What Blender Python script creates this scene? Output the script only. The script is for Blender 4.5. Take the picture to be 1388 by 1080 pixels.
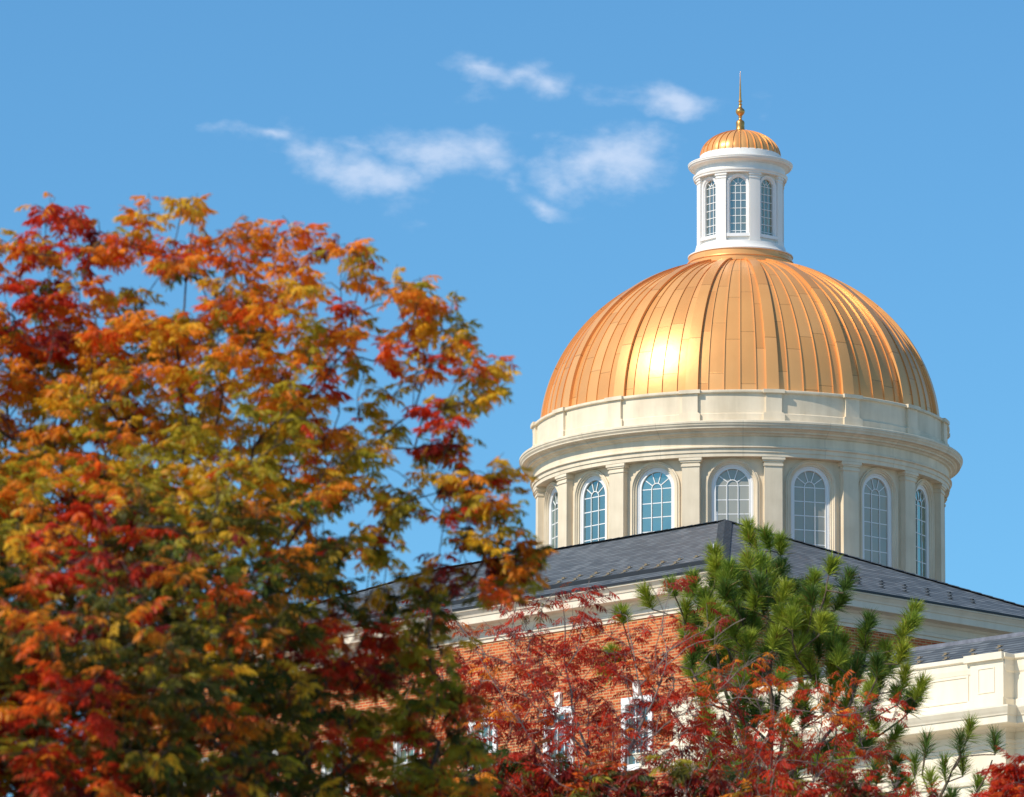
import bpy, math, random
import numpy as np
from mathutils import Vector, Matrix

for o in list(bpy.data.objects):
    bpy.data.objects.remove(o, do_unlink=True)
scene = bpy.context.scene
COL = scene.collection
R = math.radians
random.seed(7)

# ------------------------------------------------------------------ camera
PITCH, ROLL, FPX, PW, PH = R(11.1), R(0.36), 8000.0, 1388.0, 1080.0
FW = Vector((0, math.cos(PITCH), math.sin(PITCH)))
_u0 = Vector((0, -math.sin(PITCH), math.cos(PITCH)))
_r0 = Vector((1, 0, 0))
RT = _r0 * math.cos(ROLL) + _u0 * math.sin(ROLL)
UP = _u0 * math.cos(ROLL) - _r0 * math.sin(ROLL)
CAM = Vector((0, 0, 1.7))
cd = bpy.data.cameras.new("camera")
cam = bpy.data.objects.new("camera", cd)
COL.objects.link(cam)
cam.matrix_world = Matrix(((RT.x, UP.x, -FW.x, CAM.x), (RT.y, UP.y, -FW.y, CAM.y), (RT.z, UP.z, -FW.z, CAM.z), (0, 0, 0, 1)))
cd.sensor_width = 36.0
cd.lens = FPX / PW * 36.0
cd.clip_start = 0.5
cd.clip_end = 20000
cd.dof.use_dof = True
cd.dof.focus_distance = 136.0
cd.dof.aperture_fstop = 5.8
scene.camera = cam


def at(x, y, Y):
    """point of the world at depth Y seen at photograph position x, y"""
    d = FW + RT * ((x - PW / 2) / FPX) + UP * ((PH / 2 - y) / FPX)
    return CAM + d * (Y / d.y)


# ------------------------------------------------------------------ light
SUN_EL, SUN_AZ = R(42), R(58)          # azimuth: left of the direction back to the camera
sd = bpy.data.lights.new("sun", 'SUN')
sd.energy = 3.6
sd.angle = R(0.53)
sd.color = (1.0, 0.90, 0.76)
sun = bpy.data.objects.new("sun", sd)
COL.objects.link(sun)
sdir = Vector((-math.sin(SUN_AZ) * math.cos(SUN_EL), -math.cos(SUN_AZ) * math.cos(SUN_EL), math.sin(SUN_EL)))
sun.rotation_euler = sdir.to_track_quat('Z', 'Y').to_euler()
sun.location = (-40, -20, 60)

scene.view_settings.view_transform = 'Standard'
scene.view_settings.look = 'None'
scene.view_settings.exposure = 0.45
scene.view_settings.gamma = 1.0

world = bpy.data.worlds.new("World")
scene.world = world
world.use_nodes = True
wn, wl = world.node_tree.nodes, world.node_tree.links
wn.clear()


def wnode(t, **kw):
    n = wn.new(t)
    for k, v in kw.items():
        setattr(n, k, v)
    return n


def wmath(op, a, b=None, c=None, clamp=False):
    n = wnode('ShaderNodeMath', operation=op, use_clamp=clamp)
    for i, v in enumerate((a, b, c)):
        if v is None:
            continue
        if isinstance(v, (int, float)):
            n.inputs[i].default_value = v
        else:
            wl.new(v, n.inputs[i])
    return n.outputs[0]


sky = wnode('ShaderNodeTexSky', sky_type='NISHITA')
sky.sun_disc = False
sky.sun_elevation = SUN_EL
sky.sun_rotation = R(180) + SUN_AZ
sky.altitude = 0
sky.air_density = 1.0
sky.dust_density = 0.25
sky.ozone_density = 4.0
tc = wnode('ShaderNodeTexCoord')
sep = wnode('ShaderNodeSeparateXYZ')
wl.new(tc.outputs['Generated'], sep.inputs[0])
ysafe = wmath('MAXIMUM', sep.outputs[1], 0.05)
ca = wmath('DIVIDE', sep.outputs[0], ysafe)
cb = wmath('DIVIDE', sep.outputs[2], ysafe)
comb = wnode('ShaderNodeCombineXYZ')
wl.new(ca, comb.inputs[0])
wl.new(cb, comb.inputs[1])
# slow warp of the cloud directions so that outlines are ragged
nz0 = wnode('ShaderNodeTexNoise')
nz0.inputs['Scale'].default_value = 60
nz0.inputs['Detail'].default_value = 5
wl.new(comb.outputs[0], nz0.inputs['Vector'])
wv = wnode('ShaderNodeVectorMath', operation='MULTIPLY_ADD')
wl.new(nz0.outputs['Color'], wv.inputs[0])
wv.inputs[1].default_value = (0.018, 0.014, 0)
wl.new(comb.outputs[0], wv.inputs[2])
off = wnode('ShaderNodeVectorMath', operation='SUBTRACT')
wl.new(wv.outputs[0], off.inputs[0])
off.inputs[1].default_value = (0.009, 0.007, 0)
cloudv = off.outputs[0]
clouds = [  # photograph position, half sizes, tilt, strength
    (350, 186, 66, 13, 14, 1.05), (420, 212, 90, 24, 22, 1.0), (505, 245, 80, 30, 24, 1.1), (545, 268, 34, 22, 0, .8), (595, 210, 85, 34, 8, 1.15), (655, 224, 40, 24, 0, .7),
    (825, 218, 76, 30, -12, 1.2), (770, 238, 60, 30, 20, .8), (750, 278, 46, 14, 10, .8), (690, 252, 40, 16, 20, .6),
    (660, 88, 60, 18, 22, .9), (712, 108, 56, 18, 12, .9), (748, 120, 34, 24, 0, 1.0), (905, 143, 84, 17, 5, 1.0), (640, 128, 30, 16, 0, .45), (1060, 150, 22, 18, 0, .5),
    (470, 196, 60, 14, 10, .5), (720, 190, 60, 14, 0, .45), (960, 158, 40, 10, 8, .6)]
acc = None
for (px, py, sx, sy, tilt, st) in clouds:
    p = at(px, py, 100.0) - CAM
    mp = wnode('ShaderNodeMapping', vector_type='TEXTURE')
    mp.inputs['Location'].default_value = (p.x / p.y, p.z / p.y, 0)
    mp.inputs['Rotation'].default_value = (0, 0, R(-tilt))
    mp.inputs['Scale'].default_value = (1.6 * sx / FPX, 1.7 * sy / FPX, 1)
    wl.new(cloudv, mp.inputs['Vector'])
    ln = wnode('ShaderNodeVectorMath', operation='LENGTH')
    wl.new(mp.outputs[0], ln.inputs[0])
    v = wmath('MULTIPLY', wmath('SUBTRACT', 1.0, ln.outputs['Value'], clamp=True), st)
    acc = v if acc is None else wmath('MAXIMUM', acc, v)
nz = wnode('ShaderNodeTexNoise')
nz.inputs['Scale'].default_value = 150
nz.inputs['Detail'].default_value = 9
nz.inputs['Roughness'].default_value = 0.6
mpn = wnode('ShaderNodeMapping')
mpn.inputs['Rotation'].default_value = (0, 0, R(20))
mpn.inputs['Scale'].default_value = (0.7, 1.2, 1)
wl.new(comb.outputs[0], mpn.inputs['Vector'])
wl.new(mpn.outputs[0], nz.inputs['Vector'])
dens = wmath('ADD', acc, wmath('MULTIPLY', wmath('SUBTRACT', nz.outputs['Fac'], 0.5), 1.75))
mr = wnode('ShaderNodeMapRange', interpolation_type='SMOOTHSTEP')
mr.inputs['From Min'].default_value = 0.12
mr.inputs['From Max'].default_value = 1.35
mr.inputs['To Max'].default_value = 0.62
wl.new(dens, mr.inputs['Value'])
gate = wmath('MULTIPLY', mr.outputs[0], wmath('MULTIPLY', acc, 8.0, clamp=True))
front = wmath('GREATER_THAN', sep.outputs[1], 0.06)
gate = wmath('MULTIPLY', gate, front)
tint = wnode('ShaderNodeMix', data_type='RGBA', blend_type='MULTIPLY')
tint.inputs['Factor'].default_value = 1.0
wl.new(sky.outputs[0], tint.inputs['A'])
tint.inputs['B'].default_value = (0.56, 0.955, 1.09, 1)
mixc = wnode('ShaderNodeMix', data_type='RGBA')
wl.new(gate, mixc.inputs['Factor'])
wl.new(tint.outputs['Result'], mixc.inputs['A'])
mixc.inputs['B'].default_value = (6.2, 6.7, 7.8, 1)
bg = wnode('ShaderNodeBackground')
bg.inputs['Strength'].default_value = 0.1
wl.new(mixc.outputs['Result'], bg.inputs['Color'])
wo = wnode('ShaderNodeOutputWorld')
wl.new(bg.outputs[0], wo.inputs[0])

scene.cycles.max_bounces = 6
scene.cycles.transparent_max_bounces = 4


# ------------------------------------------------------------------ helpers
class MB:
    def __init__(s):
        s.v, s.f, s.uv = [], [], []

    def add(s, pts):
        n = len(s.v)
        s.v.extend([tuple(p) for p in pts])
        return n

    def face(s, idx, uv=None):
        s.f.append(tuple(idx))
        s.uv.append(uv)

    def quad(s, a, b, c, d, uv=None):
        n = s.add((a, b, c, d))
        s.face((n, n + 1, n + 2, n + 3), uv)

    def box(s, x0, x1, y0, y1, z0, z1, fn=None):
        P = [(x, y, z) for z in (z0, z1) for y in (y0, y1) for x in (x0, x1)]
        if fn:
            P = [fn(*p) for p in P]
        n = s.add(P)
        for q in ((0, 2, 3, 1), (4, 5, 7, 6), (0, 1, 5, 4), (2, 6, 7, 3), (0, 4, 6, 2), (1, 3, 7, 5)):
            s.face([n + i for i in q])

    def grid(s, rows, uvs=None, close=False):
        """rows of points, joined as quads"""
        m = len(rows[0])
        n = s.add([p for r in rows for p in r])
        for i in range(len(rows) - 1):
            for j in range(m if close else m - 1):
                k = (j + 1) % m
                q = (n + i * m + j, n + i * m + k, n + (i + 1) * m + k, n + (i + 1) * m + j)
                uv = None
                if uvs:
                    uv = (uvs[i][j], uvs[i][j + 1], uvs[i + 1][j + 1], uvs[i + 1][j])
                s.face(q, uv)

    def build(s, name, mat, parent=None, smooth=None, origin=(0, 0, 0)):
        me = bpy.data.meshes.new(name)
        O = Vector(origin)
        me.from_pydata([Vector(p) - O for p in s.v], [], s.f)
        if any(u is not None for u in s.uv):
            lay = me.uv_layers.new(name="UVMap")
            li = 0
            for f, u in zip(s.f, s.uv):
                for k in range(len(f)):
                    if u is not None:
                        lay.data[li].uv = u[k]
                    li += 1
        me.materials.append(mat)
        if smooth is not None:
            me.polygons.foreach_set('use_smooth', [True] * len(me.polygons))
            me.set_sharp_from_angle(angle=R(smooth))
        me.update()
        o = bpy.data.objects.new(name, me)
        COL.objects.link(o)
        if parent:
            o.parent = parent
        return o


def fix_normals(o, ang=25):
    import bmesh
    bm = bmesh.new()
    bm.from_mesh(o.data)
    bmesh.ops.remove_doubles(bm, verts=bm.verts, dist=0.0005)
    bmesh.ops.recalc_face_normals(bm, faces=bm.faces)
    bm.to_mesh(o.data)
    bm.free()
    if ang is not None:
        o.data.polygons.foreach_set('use_smooth', [True] * len(o.data.polygons))
        o.data.set_sharp_from_angle(angle=R(ang))


def dup(o, parent=None, loc=None, rz=None):
    c = o.copy()
    COL.objects.link(c)
    if parent:
        c.parent = parent
    if loc is not None:
        c.location = loc
    if rz is not None:
        c.rotation_euler = (0, 0, rz)
    for ch in list(o.children):
        d = ch.copy()
        COL.objects.link(d)
        d.parent = c
    return c


def tag(o, label, cat, group=None, kind=None):
    o['label'] = label
    o['category'] = cat
    if group:
        o['group'] = group
    if kind:
        o['kind'] = kind


def lathe(mb, prof, n=192, a0=0.0, a1=2 * math.pi, bays=16, off=0.0):
    full = abs(a1 - a0 - 2 * math.pi) < 1e-6
    rows, uvs = [], []
    L = 0
    for i, (r, z) in enumerate(prof):
        if i:
            L += math.hypot(r - prof[i - 1][0], z - prof[i - 1][1])
        row, uv = [], []
        for j in range(n + 1):
            a = a0 + (a1 - a0) * j / n
            row.append((r * math.sin(a), -r * math.cos(a), z))
            uv.append(((a - off) / (2 * math.pi) * bays, L))
        if full:
            row = row[:-1]
        rows.append(row)
        uvs.append(uv)
    mb.grid(rows, uvs, close=full)


# ------------------------------------------------------------------ materials
def mat(name):
    m = bpy.data.materials.new(name)
    m.use_nodes = True
    nt = m.node_tree
    b = nt.nodes['Principled BSDF']
    return m, nt, b


def N(nt, t, ins=None, **kw):
    n = nt.nodes.new(t)
    for k, v in kw.items():
        setattr(n, k, v)
    for k, v in (ins or {}).items():
        if hasattr(v, 'is_linked'):
            nt.links.new(v, n.inputs[k])
        else:
            n.inputs[k].default_value = v
    return n


def M(nt, op, a, b=0.0, c=0.0, clamp=False):
    n = nt.nodes.new('ShaderNodeMath')
    n.operation = op
    n.use_clamp = clamp
    for i, v in enumerate((a, b, c)):
        if hasattr(v, 'is_linked'):
            nt.links.new(v, n.inputs[i])
        else:
            n.inputs[i].default_value = v
    return n.outputs[0]


def ramp(nt, fac, stops):
    n = nt.nodes.new('ShaderNodeValToRGB')
    e = n.color_ramp.elements
    while len(e) < len(stops):
        e.new(0.5)
    for s, (p, c) in zip(e, stops):
        s.position = p
        s.color = (c[0], c[1], c[2], 1)
    nt.links.new(fac, n.inputs[0])
    return n.outputs[0]


def mixc_(nt, f, a, b, bt='MIX'):
    n = nt.nodes.new('ShaderNodeMix')
    n.data_type = 'RGBA'
    n.blend_type = bt
    for k, v in (('Factor', f), ('A', a), ('B', b)):
        if hasattr(v, 'is_linked'):
            nt.links.new(v, n.inputs[k])
        elif k == 'Factor':
            n.inputs[k].default_value = v
        else:
            n.inputs[k].default_value = (v[0], v[1], v[2], 1)
    return n.outputs['Result']


def obj_noise(nt, scale, detail=4, vec=(1, 1, 1), rough=.55):
    t = N(nt, 'ShaderNodeTexCoord')
    mp = N(nt, 'ShaderNodeMapping', {'Vector': t.outputs['Object'], 'Scale': vec})
    return N(nt, 'ShaderNodeTexNoise', {'Vector': mp.outputs[0], 'Scale': scale, 'Detail': detail, 'Roughness': rough}).outputs['Fac']


def paint_mat(name, c, var=.1, rough=.6, joints=False):
    m, nt, b = mat(name)
    n1 = obj_noise(nt, 1.6, 5)
    n2 = obj_noise(nt, 3.0, 4, (1, 1, .12))
    f = M(nt, 'ADD', M(nt, 'MULTIPLY', n1, .4), M(nt, 'MULTIPLY', n2, .6))
    lo = [x * (1 - var) * k for x, k in zip(c, (1, .985, .95))]
    hi = [min(.9, x * (1 + var * .6)) for x in c]
    col = ramp(nt, f, [(.35, lo), (.62, hi)])
    if joints:
        uv = N(nt, 'ShaderNodeUVMap').outputs[0]
        s = N(nt, 'ShaderNodeSeparateXYZ', {0: uv})
        fr = M(nt, 'FRACT', M(nt, 'MULTIPLY', s.outputs[0], 1.0))
        ln = M(nt, 'LESS_THAN', M(nt, 'ABSOLUTE', M(nt, 'SUBTRACT', fr, .5)), .0045)
        col = mixc_(nt, M(nt, 'MULTIPLY', ln, .4), col, [x * .55 for x in c])
    nt.links.new(col, b.inputs['Base Color'])
    b.inputs['Roughness'].default_value = rough
    b.inputs['Specular IOR Level'].default_value = .35
    bp = N(nt, 'ShaderNodeBump', {'Strength': .12, 'Distance': .01, 'Height': obj_noise(nt, 22, 4)})
    nt.links.new(bp.outputs[0], b.inputs['Normal'])
    return m


CREAM = paint_mat('cream_stone', (.755, .645, .485), .15, .7)
CREAMJ = paint_mat('cream_stone_jointed', (.755, .645, .485), .15, .7, True)
CREAMW = paint_mat('cream_wing', (.80, .715, .57), .07, .7)
TRIM = paint_mat('cream_trim', (.72, .63, .51), .08, .6)
WHITE = paint_mat('white_paint', (.80, .775, .735), .05, .45)
FRAMEW = paint_mat('white_frame', (.8, .8, .8), .03, .4)


def copper_mat():
    m, nt, b = mat('copper_sheet')
    uv = N(nt, 'ShaderNodeUVMap').outputs[0]
    s = N(nt, 'ShaderNodeSeparateXYZ', {0: uv})
    pid = M(nt, 'FLOOR', s.outputs[0])
    rnd = N(nt, 'ShaderNodeTexWhiteNoise', {'W': pid}, noise_dimensions='1D').outputs['Value']
    vv = M(nt, 'ADD', M(nt, 'DIVIDE', s.outputs[1], 1.55), M(nt, 'MULTIPLY', rnd, 1.0))
    row = M(nt, 'FLOOR', vv)
    fr = M(nt, 'FRACT', vv)
    line = M(nt, 'LESS_THAN', fr, .014)
    cell = N(nt, 'ShaderNodeCombineXYZ', {0: pid, 1: row})
    rc = N(nt, 'ShaderNodeTexWhiteNoise', {'Vector': cell.outputs[0]}, noise_dimensions='2D').outputs['Value']
    fine = obj_noise(nt, 1.4, 5)
    f = M(nt, 'ADD', M(nt, 'MULTIPLY', rc, .55), M(nt, 'MULTIPLY', fine, .45))
    col = ramp(nt, f, [(.1, (.74, .33, .105)), (.5, (.83, .395, .13)), (.95, (.88, .455, .17))])
    col = mixc_(nt, M(nt, 'MULTIPLY', line, .55), col, (.30, .13, .04))
    nt.links.new(col, b.inputs['Base Color'])
    b.inputs['Metallic'].default_value = .34
    b.inputs['Specular IOR Level'].default_value = .4
    rr = M(nt, 'ADD', .29, M(nt, 'MULTIPLY', M(nt, 'ADD', rc, fine), .07))
    nt.links.new(rr, b.inputs['Roughness'])
    oil = obj_noise(nt, 2.2, 3)
    h = M(nt, 'ADD', M(nt, 'MULTIPLY', oil, .06), M(nt, 'MULTIPLY', rc, .01))
    h = M(nt, 'ADD', h, M(nt, 'MULTIPLY', line, .012))
    bp = N(nt, 'ShaderNodeBump', {'Strength': .3, 'Distance': .25, 'Height': h})
    nt.links.new(bp.outputs[0], b.inputs['Normal'])
    return m


COPPER = copper_mat()


def gold_mat():
    m, nt, b = mat('gilt_finial')
    col = ramp(nt, obj_noise(nt, 6, 4), [(.3, (.58, .28, .075)), (.7, (.76, .40, .12))])
    nt.links.new(col, b.inputs['Base Color'])
    b.inputs['Metallic'].default_value = .85
    b.inputs['Roughness'].default_value = .35
    return m


GOLD = gold_mat()


def glass_mat(name, base, met):
    m, nt, b = mat(name)
    n = obj_noise(nt, .9, 3)
    rn = N(nt, 'ShaderNodeObjectInfo').outputs['Random']
    f = M(nt, 'ADD', M(nt, 'MULTIPLY', n, .6), M(nt, 'MULTIPLY', rn, .5))
    col = ramp(nt, f, [(.25, [x * .8 for x in base]), (.5, base), (.75, (base[0] * 1.35, base[1] * 1.05, base[2] * .8))])
    nt.links.new(col, b.inputs['Base Color'])
    b.inputs['Metallic'].default_value = met
    b.inputs['Roughness'].default_value = .06
    bp = N(nt, 'ShaderNodeBump', {'Strength': .10, 'Distance': .08, 'Height': obj_noise(nt, 1.7, 2)})
    nt.links.new(bp.outputs[0], b.inputs['Normal'])
    return m


GLASS = glass_mat('coated_glass', (.26, .36, .33), .8)
GLASSB = glass_mat('shaded_glass', (.40, .38, .315), .15)
GLASSL = glass_mat('lantern_glass', (.27, .32, .30), .7)


def slate_mat():
    m, nt, b = mat('slate_shingle')
    uv = N(nt, 'ShaderNodeUVMap').outputs[0]
    wob = N(nt, 'ShaderNodeTexNoise', {'Vector': uv, 'Scale': 2.2, 'Detail': 3}).outputs['Fac']
    s = N(nt, 'ShaderNodeSeparateXYZ', {0: uv})
    cc = N(nt, 'ShaderNodeCombineXYZ', {0: s.outputs[0], 1: M(nt, 'ADD', s.outputs[1], M(nt, 'MULTIPLY', wob, .035))})
    br = N(nt, 'ShaderNodeTexBrick', {'Vector': cc.outputs[0], 'Color1': (0, 0, 0, 1), 'Color2': (1, 1, 1, 1), 'Mortar': (.5, .5, .5, 1),
                                      'Scale': 1.0, 'Mortar Size': .004, 'Brick Width': .28, 'Row Height': .24})
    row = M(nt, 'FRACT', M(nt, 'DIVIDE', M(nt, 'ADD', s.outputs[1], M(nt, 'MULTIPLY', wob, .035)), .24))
    big = N(nt, 'ShaderNodeTexNoise', {'Vector': uv, 'Scale': .8, 'Detail': 4}).outputs['Fac']
    fine = N(nt, 'ShaderNodeTexNoise', {'Vector': uv, 'Scale': 25, 'Detail': 4}).outputs['Fac']
    f = M(nt, 'ADD', M(nt, 'MULTIPLY', br.outputs['Color'], .45), M(nt, 'ADD', M(nt, 'MULTIPLY', big, .35), M(nt, 'MULTIPLY', fine, .2)))
    col = ramp(nt, f, [(.2, (.064, .076, .083)), (.5, (.118, .135, .143)), (.8, (.20, .22, .228))])
    butt_shadow = M(nt, 'LESS_THAN', row, .32)  # dark strip on each course paints the shadow at the slate butts
    col = mixc_(nt, M(nt, 'MULTIPLY', butt_shadow, .95), col, (.028, .032, .04))
    col = mixc_(nt, M(nt, 'MULTIPLY', br.outputs['Fac'], .4), col, (.03, .033, .045))
    nt.links.new(col, b.inputs['Base Color'])
    b.inputs['Roughness'].default_value = .62
    bp = N(nt, 'ShaderNodeBump', {'Strength': .8, 'Distance': .03, 'Height': M(nt, 'ADD', M(nt, 'SUBTRACT', 1.0, row), M(nt, 'MULTIPLY', br.outputs['Color'], .35))})
    nt.links.new(bp.outputs[0], b.inputs['Normal'])
    return m


SLATE = slate_mat()


def plain(name, c, rough=.6, metal=0.0, var=.25, sc=5):
    m, nt, b = mat(name)
    col = ramp(nt, obj_noise(nt, sc, 4), [(.3, [x * (1 - var) for x in c]), (.7, [min(.95, x * (1 + var)) for x in c])])
    nt.links.new(col, b.inputs['Base Color'])
    b.inputs['Roughness'].default_value = rough
    b.inputs['Metallic'].default_value = metal
    return m


DSLATE = plain('dark_slate_cap', (.045, .054, .062), .7, 0, .5, 7)
BLACKM = plain('black_metal', (.012, .012, .015), .5)
GUARD = plain('bronze_guard', (.34, .27, .18), .5, .3)
RODM = plain('pale_rod', (.7, .7, .7), .4)
LEADG = plain('grey_flashing', (.16, .165, .20), .55)


def brick_mat():
    m, nt, b = mat('red_brick')
    uv = N(nt, 'ShaderNodeUVMap').outputs[0]
    br = N(nt, 'ShaderNodeTexBrick', {'Vector': uv, 'Color1': (0, 0, 0, 1), 'Color2': (1, 1, 1, 1), 'Mortar': (.5, .5, .5, 1), 'Scale': 1.0,
                                      'Mortar Size': .0115, 'Mortar Smooth': .1, 'Bias': 0, 'Brick Width': .205, 'Row Height': .0685})
    big = N(nt, 'ShaderNodeTexNoise', {'Vector': uv, 'Scale': .7, 'Detail': 4}).outputs['Fac']
    f = M(nt, 'ADD', M(nt, 'MULTIPLY', br.outputs['Color'], .62), M(nt, 'MULTIPLY', M(nt, 'SUBTRACT', big, .12), .5))
    col = ramp(nt, f, [(.1, (.25, .036, .012)), (.3, (.42, .068, .014)), (.6, (.54, .095, .018)), (.9, (.64, .16, .035))])
    col = mixc_(nt, br.outputs['Fac'], col, (.50, .30, .135))
    nt.links.new(col, b.inputs['Base Color'])
    b.inputs['Roughness'].default_value = .8
    bp = N(nt, 'ShaderNodeBump', {'Strength': .5, 'Distance': .01, 'Height': M(nt, 'SUBTRACT', 1.0, br.outputs['Fac'])})
    nt.links.new(bp.outputs[0], b.inputs['Normal'])
    return m


BRICK = brick_mat()


def leaf_mat(name, trans=.3, rough=.45):
    m, nt, b = mat(name)
    at_ = N(nt, 'ShaderNodeAttribute', attribute_name='Col')
    nt.links.new(at_.outputs['Color'], b.inputs['Base Color'])
    b.inputs['Roughness'].default_value = rough
    b.inputs['Specular IOR Level'].default_value = .3
    tr = N(nt, 'ShaderNodeBsdfTranslucent', {'Color': at_.outputs['Color']})
    mx = N(nt, 'ShaderNodeMixShader', {0: trans, 1: b.outputs[0], 2: tr.outputs[0]})
    nt.links.new(mx.outputs[0], nt.nodes['Material Output'].inputs[0])
    return m


LEAF = leaf_mat('autumn_leaf', .56)
NEEDLE = leaf_mat('pine_needle', .25)


def bark_mat(name, c):
    m, nt, b = mat(name)
    col = ramp(nt, obj_noise(nt, 14, 5, (1, 1, .35)), [(.3, [x * .55 for x in c]), (.7, [x * 1.35 for x in c])])
    nt.links.new(col, b.inputs['Base Color'])
    b.inputs['Roughness'].default_value = .85
    bp = N(nt, 'ShaderNodeBump', {'Strength': .6, 'Distance': .02, 'Height': obj_noise(nt, 30, 4, (1, 1, .3))})
    nt.links.new(bp.outputs[0], b.inputs['Normal'])
    return m


BARKD = bark_mat('dark_bark', (.07, .05, .04))
BARKG = bark_mat('grey_bark', (.20, .155, .135))
BARKP = bark_mat('pine_bark', (.11, .075, .05))

# ------------------------------------------------------------------ ground
g = MB()
nn = 24
rows = []
for i in range(nn + 1):
    row = []
    for j in range(nn + 1):
        fx = (j / nn * 2 - 1)
        fy = (i / nn * 2 - 1)
        x = math.copysign(abs(fx) ** 2.2, fx) * 3000
        y = math.copysign(abs(fy) ** 2.2, fy) * 3000
        row.append((x, y, 0))
    rows.append(row)
g.grid(rows)
BOUNCE = plain('pale_bounce', (.34, .30, .24), .9, 0, .15, .6)  # ground unseen; its pale tone is chosen to bounce light onto shaded sides
ground = g.build('bounce_ground', BOUNCE)
tag(ground, 'unseen ground round the library and the trees, made pale for bounce light', 'bounce_ground', kind='structure')

# ------------------------------------------------------------------ library
AX = Vector((6.159, 156.0, 0.0))        # rotunda axis
AL = R(46.6)
U = Vector((-math.cos(AL), math.sin(AL), 0))
V = Vector((math.sin(AL), math.cos(AL), 0))
C1 = at(977, 767.5, 133.0)              # near corner of the hip roof's eave
ZE = C1.z
WD, SR, RISE, LEN = 13.3, 6.39, 2.66, 23.0
lib = bpy.data.objects.new('library_building', None)
COL.objects.link(lib)
lib.location = (AX.x, AX.y, 0)
tag(lib, 'brick library with a ribbed copper dome, cream window drum and white lantern', 'building')
ORG = (AX.x, AX.y, 0)
PIL0 = R(6.6)
BAY = 2 * math.pi / 16
WIN0 = PIL0 - BAY / 2


def arch(hw, zb, zs, na=20, ns=5):
    pts = [(-hw, zb + (zs - zb) * i / ns) for i in range(ns)]
    pts += [(-hw * math.cos(math.pi * i / na), zs + hw * math.sin(math.pi * i / na)) for i in range(na + 1)]
    pts += [(hw, zs - (zs - zb) * (i + 1) / ns) for i in range(ns)]
    return pts


def sweep_arch(mb, prof, zb, zs, mp, dzb=0.0, hw0=None):
    """profile of (half width, depth) swept round an arch"""
    rows = []
    for (hw, d) in prof:
        rows.append([mp(x, z, d) for x, z in arch(hw, zb - (hw - (hw0 or hw)) * dzb, zs)])
    mb.grid(rows)


def wall_bay(mb, hw, zb, zs, W, z0, z1, mp):
    """wall panel of half width W from z0 to z1 with an arched opening"""
    inner = arch(hw, zb, zs)
    outer = []
    for x, z in inner:
        if z <= zs + 1e-6:
            outer.append((math.copysign(W, x), z))
        else:
            dx, dz = x, z - zs
            t = min(W / abs(dx) if abs(dx) > 1e-6 else 1e9, (z1 - zs) / dz)
            outer.append((dx * t, zs + dz * t))
    # square the two corners
    for s in (-1, 1):
        k = min(range(len(outer)), key=lambda i: abs(outer[i][0] - s * W) + abs(outer[i][1] - z1))
        outer[k] = (s * W, z1)
    rows = []
    for t in (0, .35, .7, 1):
        rows.append([mp(a[0] + (b[0] - a[0]) * t, a[1] + (b[1] - a[1]) * t, 0) for a, b in zip(inner, outer)])
    mb.grid(rows[::-1])
    xs = [-W + 2 * W * i / 8 for i in range(9)]
    mb.grid([[mp(x, z0, 0) for x in xs], [mp(x, zb, 0) for x in xs]])


# --- drum
RW = 5.318
ZD0 = 24.6


def cyl(rad):
    def f(x, z, d):
        a = x / rad
        r = rad + d
        return (r * math.sin(a), -r * math.cos(a), z)
    return f


def rotz(p, a):
    c, s = math.cos(a), math.sin(a)
    return (p[0] * c - p[1] * s, p[0] * s + p[1] * c, p[2])


def axial(mb, name, m, parent, smooth=None):
    """mesh in axis coordinates, parented so that it stands on the rotunda axis"""
    o = mb.build(name, m, parent, smooth)
    return o


ZS, ZB = 29.022, 26.40
mpc = cyl(RW)
mb = MB()
for k in range(16):
    a = WIN0 + k * BAY
    wall_bay(mb, .70, ZB - .12, ZS, RW * BAY / 2, ZD0, 29.80, lambda x, z, d, a=a: rotz(mpc(x, z, d), a))
drum = axial(mb, 'drum', CREAM, lib, 25)
fix_normals(drum)
# pilasters
pw = .225
mb = MB()


def curved_box(mb, rad, hw, d0, d1, z0, z1, n=4, hw1=None):
    mp = cyl(rad)
    hw1 = hw1 if hw1 is not None else hw
    prof = [(-1, d0), (-1, d1)] + [(-1 + 2 * i / n, d1) for i in range(1, n)] + [(1, d1), (1, d0)]
    rows = [[mp(x * hw, z0, d) for x, d in prof], [mp(x * hw1, z1, d) for x, d in prof]]
    mb.grid(rows)
    for r in rows:
        i = mb.add(r)
        mb.face(list(range(i, i + len(r))))


PD = .20
curved_box(mb, RW, pw, -.05, PD, ZD0, 29.495)
curved_box(mb, RW, pw + .02, -.05, PD + .025, 29.495, 29.555)
curved_box(mb, RW, pw + .002, -.05, PD + .004, 29.555, 29.61)
curved_box(mb, RW, pw + .03, -.05, PD + .035, 29.61, 29.655, hw1=pw + .055)
curved_box(mb, RW, pw + .065, -.05, PD + .06, 29.655, 29.726)
pil = axial(mb, 'pilaster', CREAM, drum, 30)
fix_normals(pil)
pil.rotation_euler = (0, 0, PIL0)
for k in range(1, 16):
    dup(pil, drum, rz=PIL0 + k * BAY)
# windows
mb = MB()
sweep_arch(mb, [(.552, -.18), (.552, -.055), (.512, -.055), (.497, -.075), (.438, -.075), (.438, -.16)], ZB, ZS, mpc)


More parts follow.
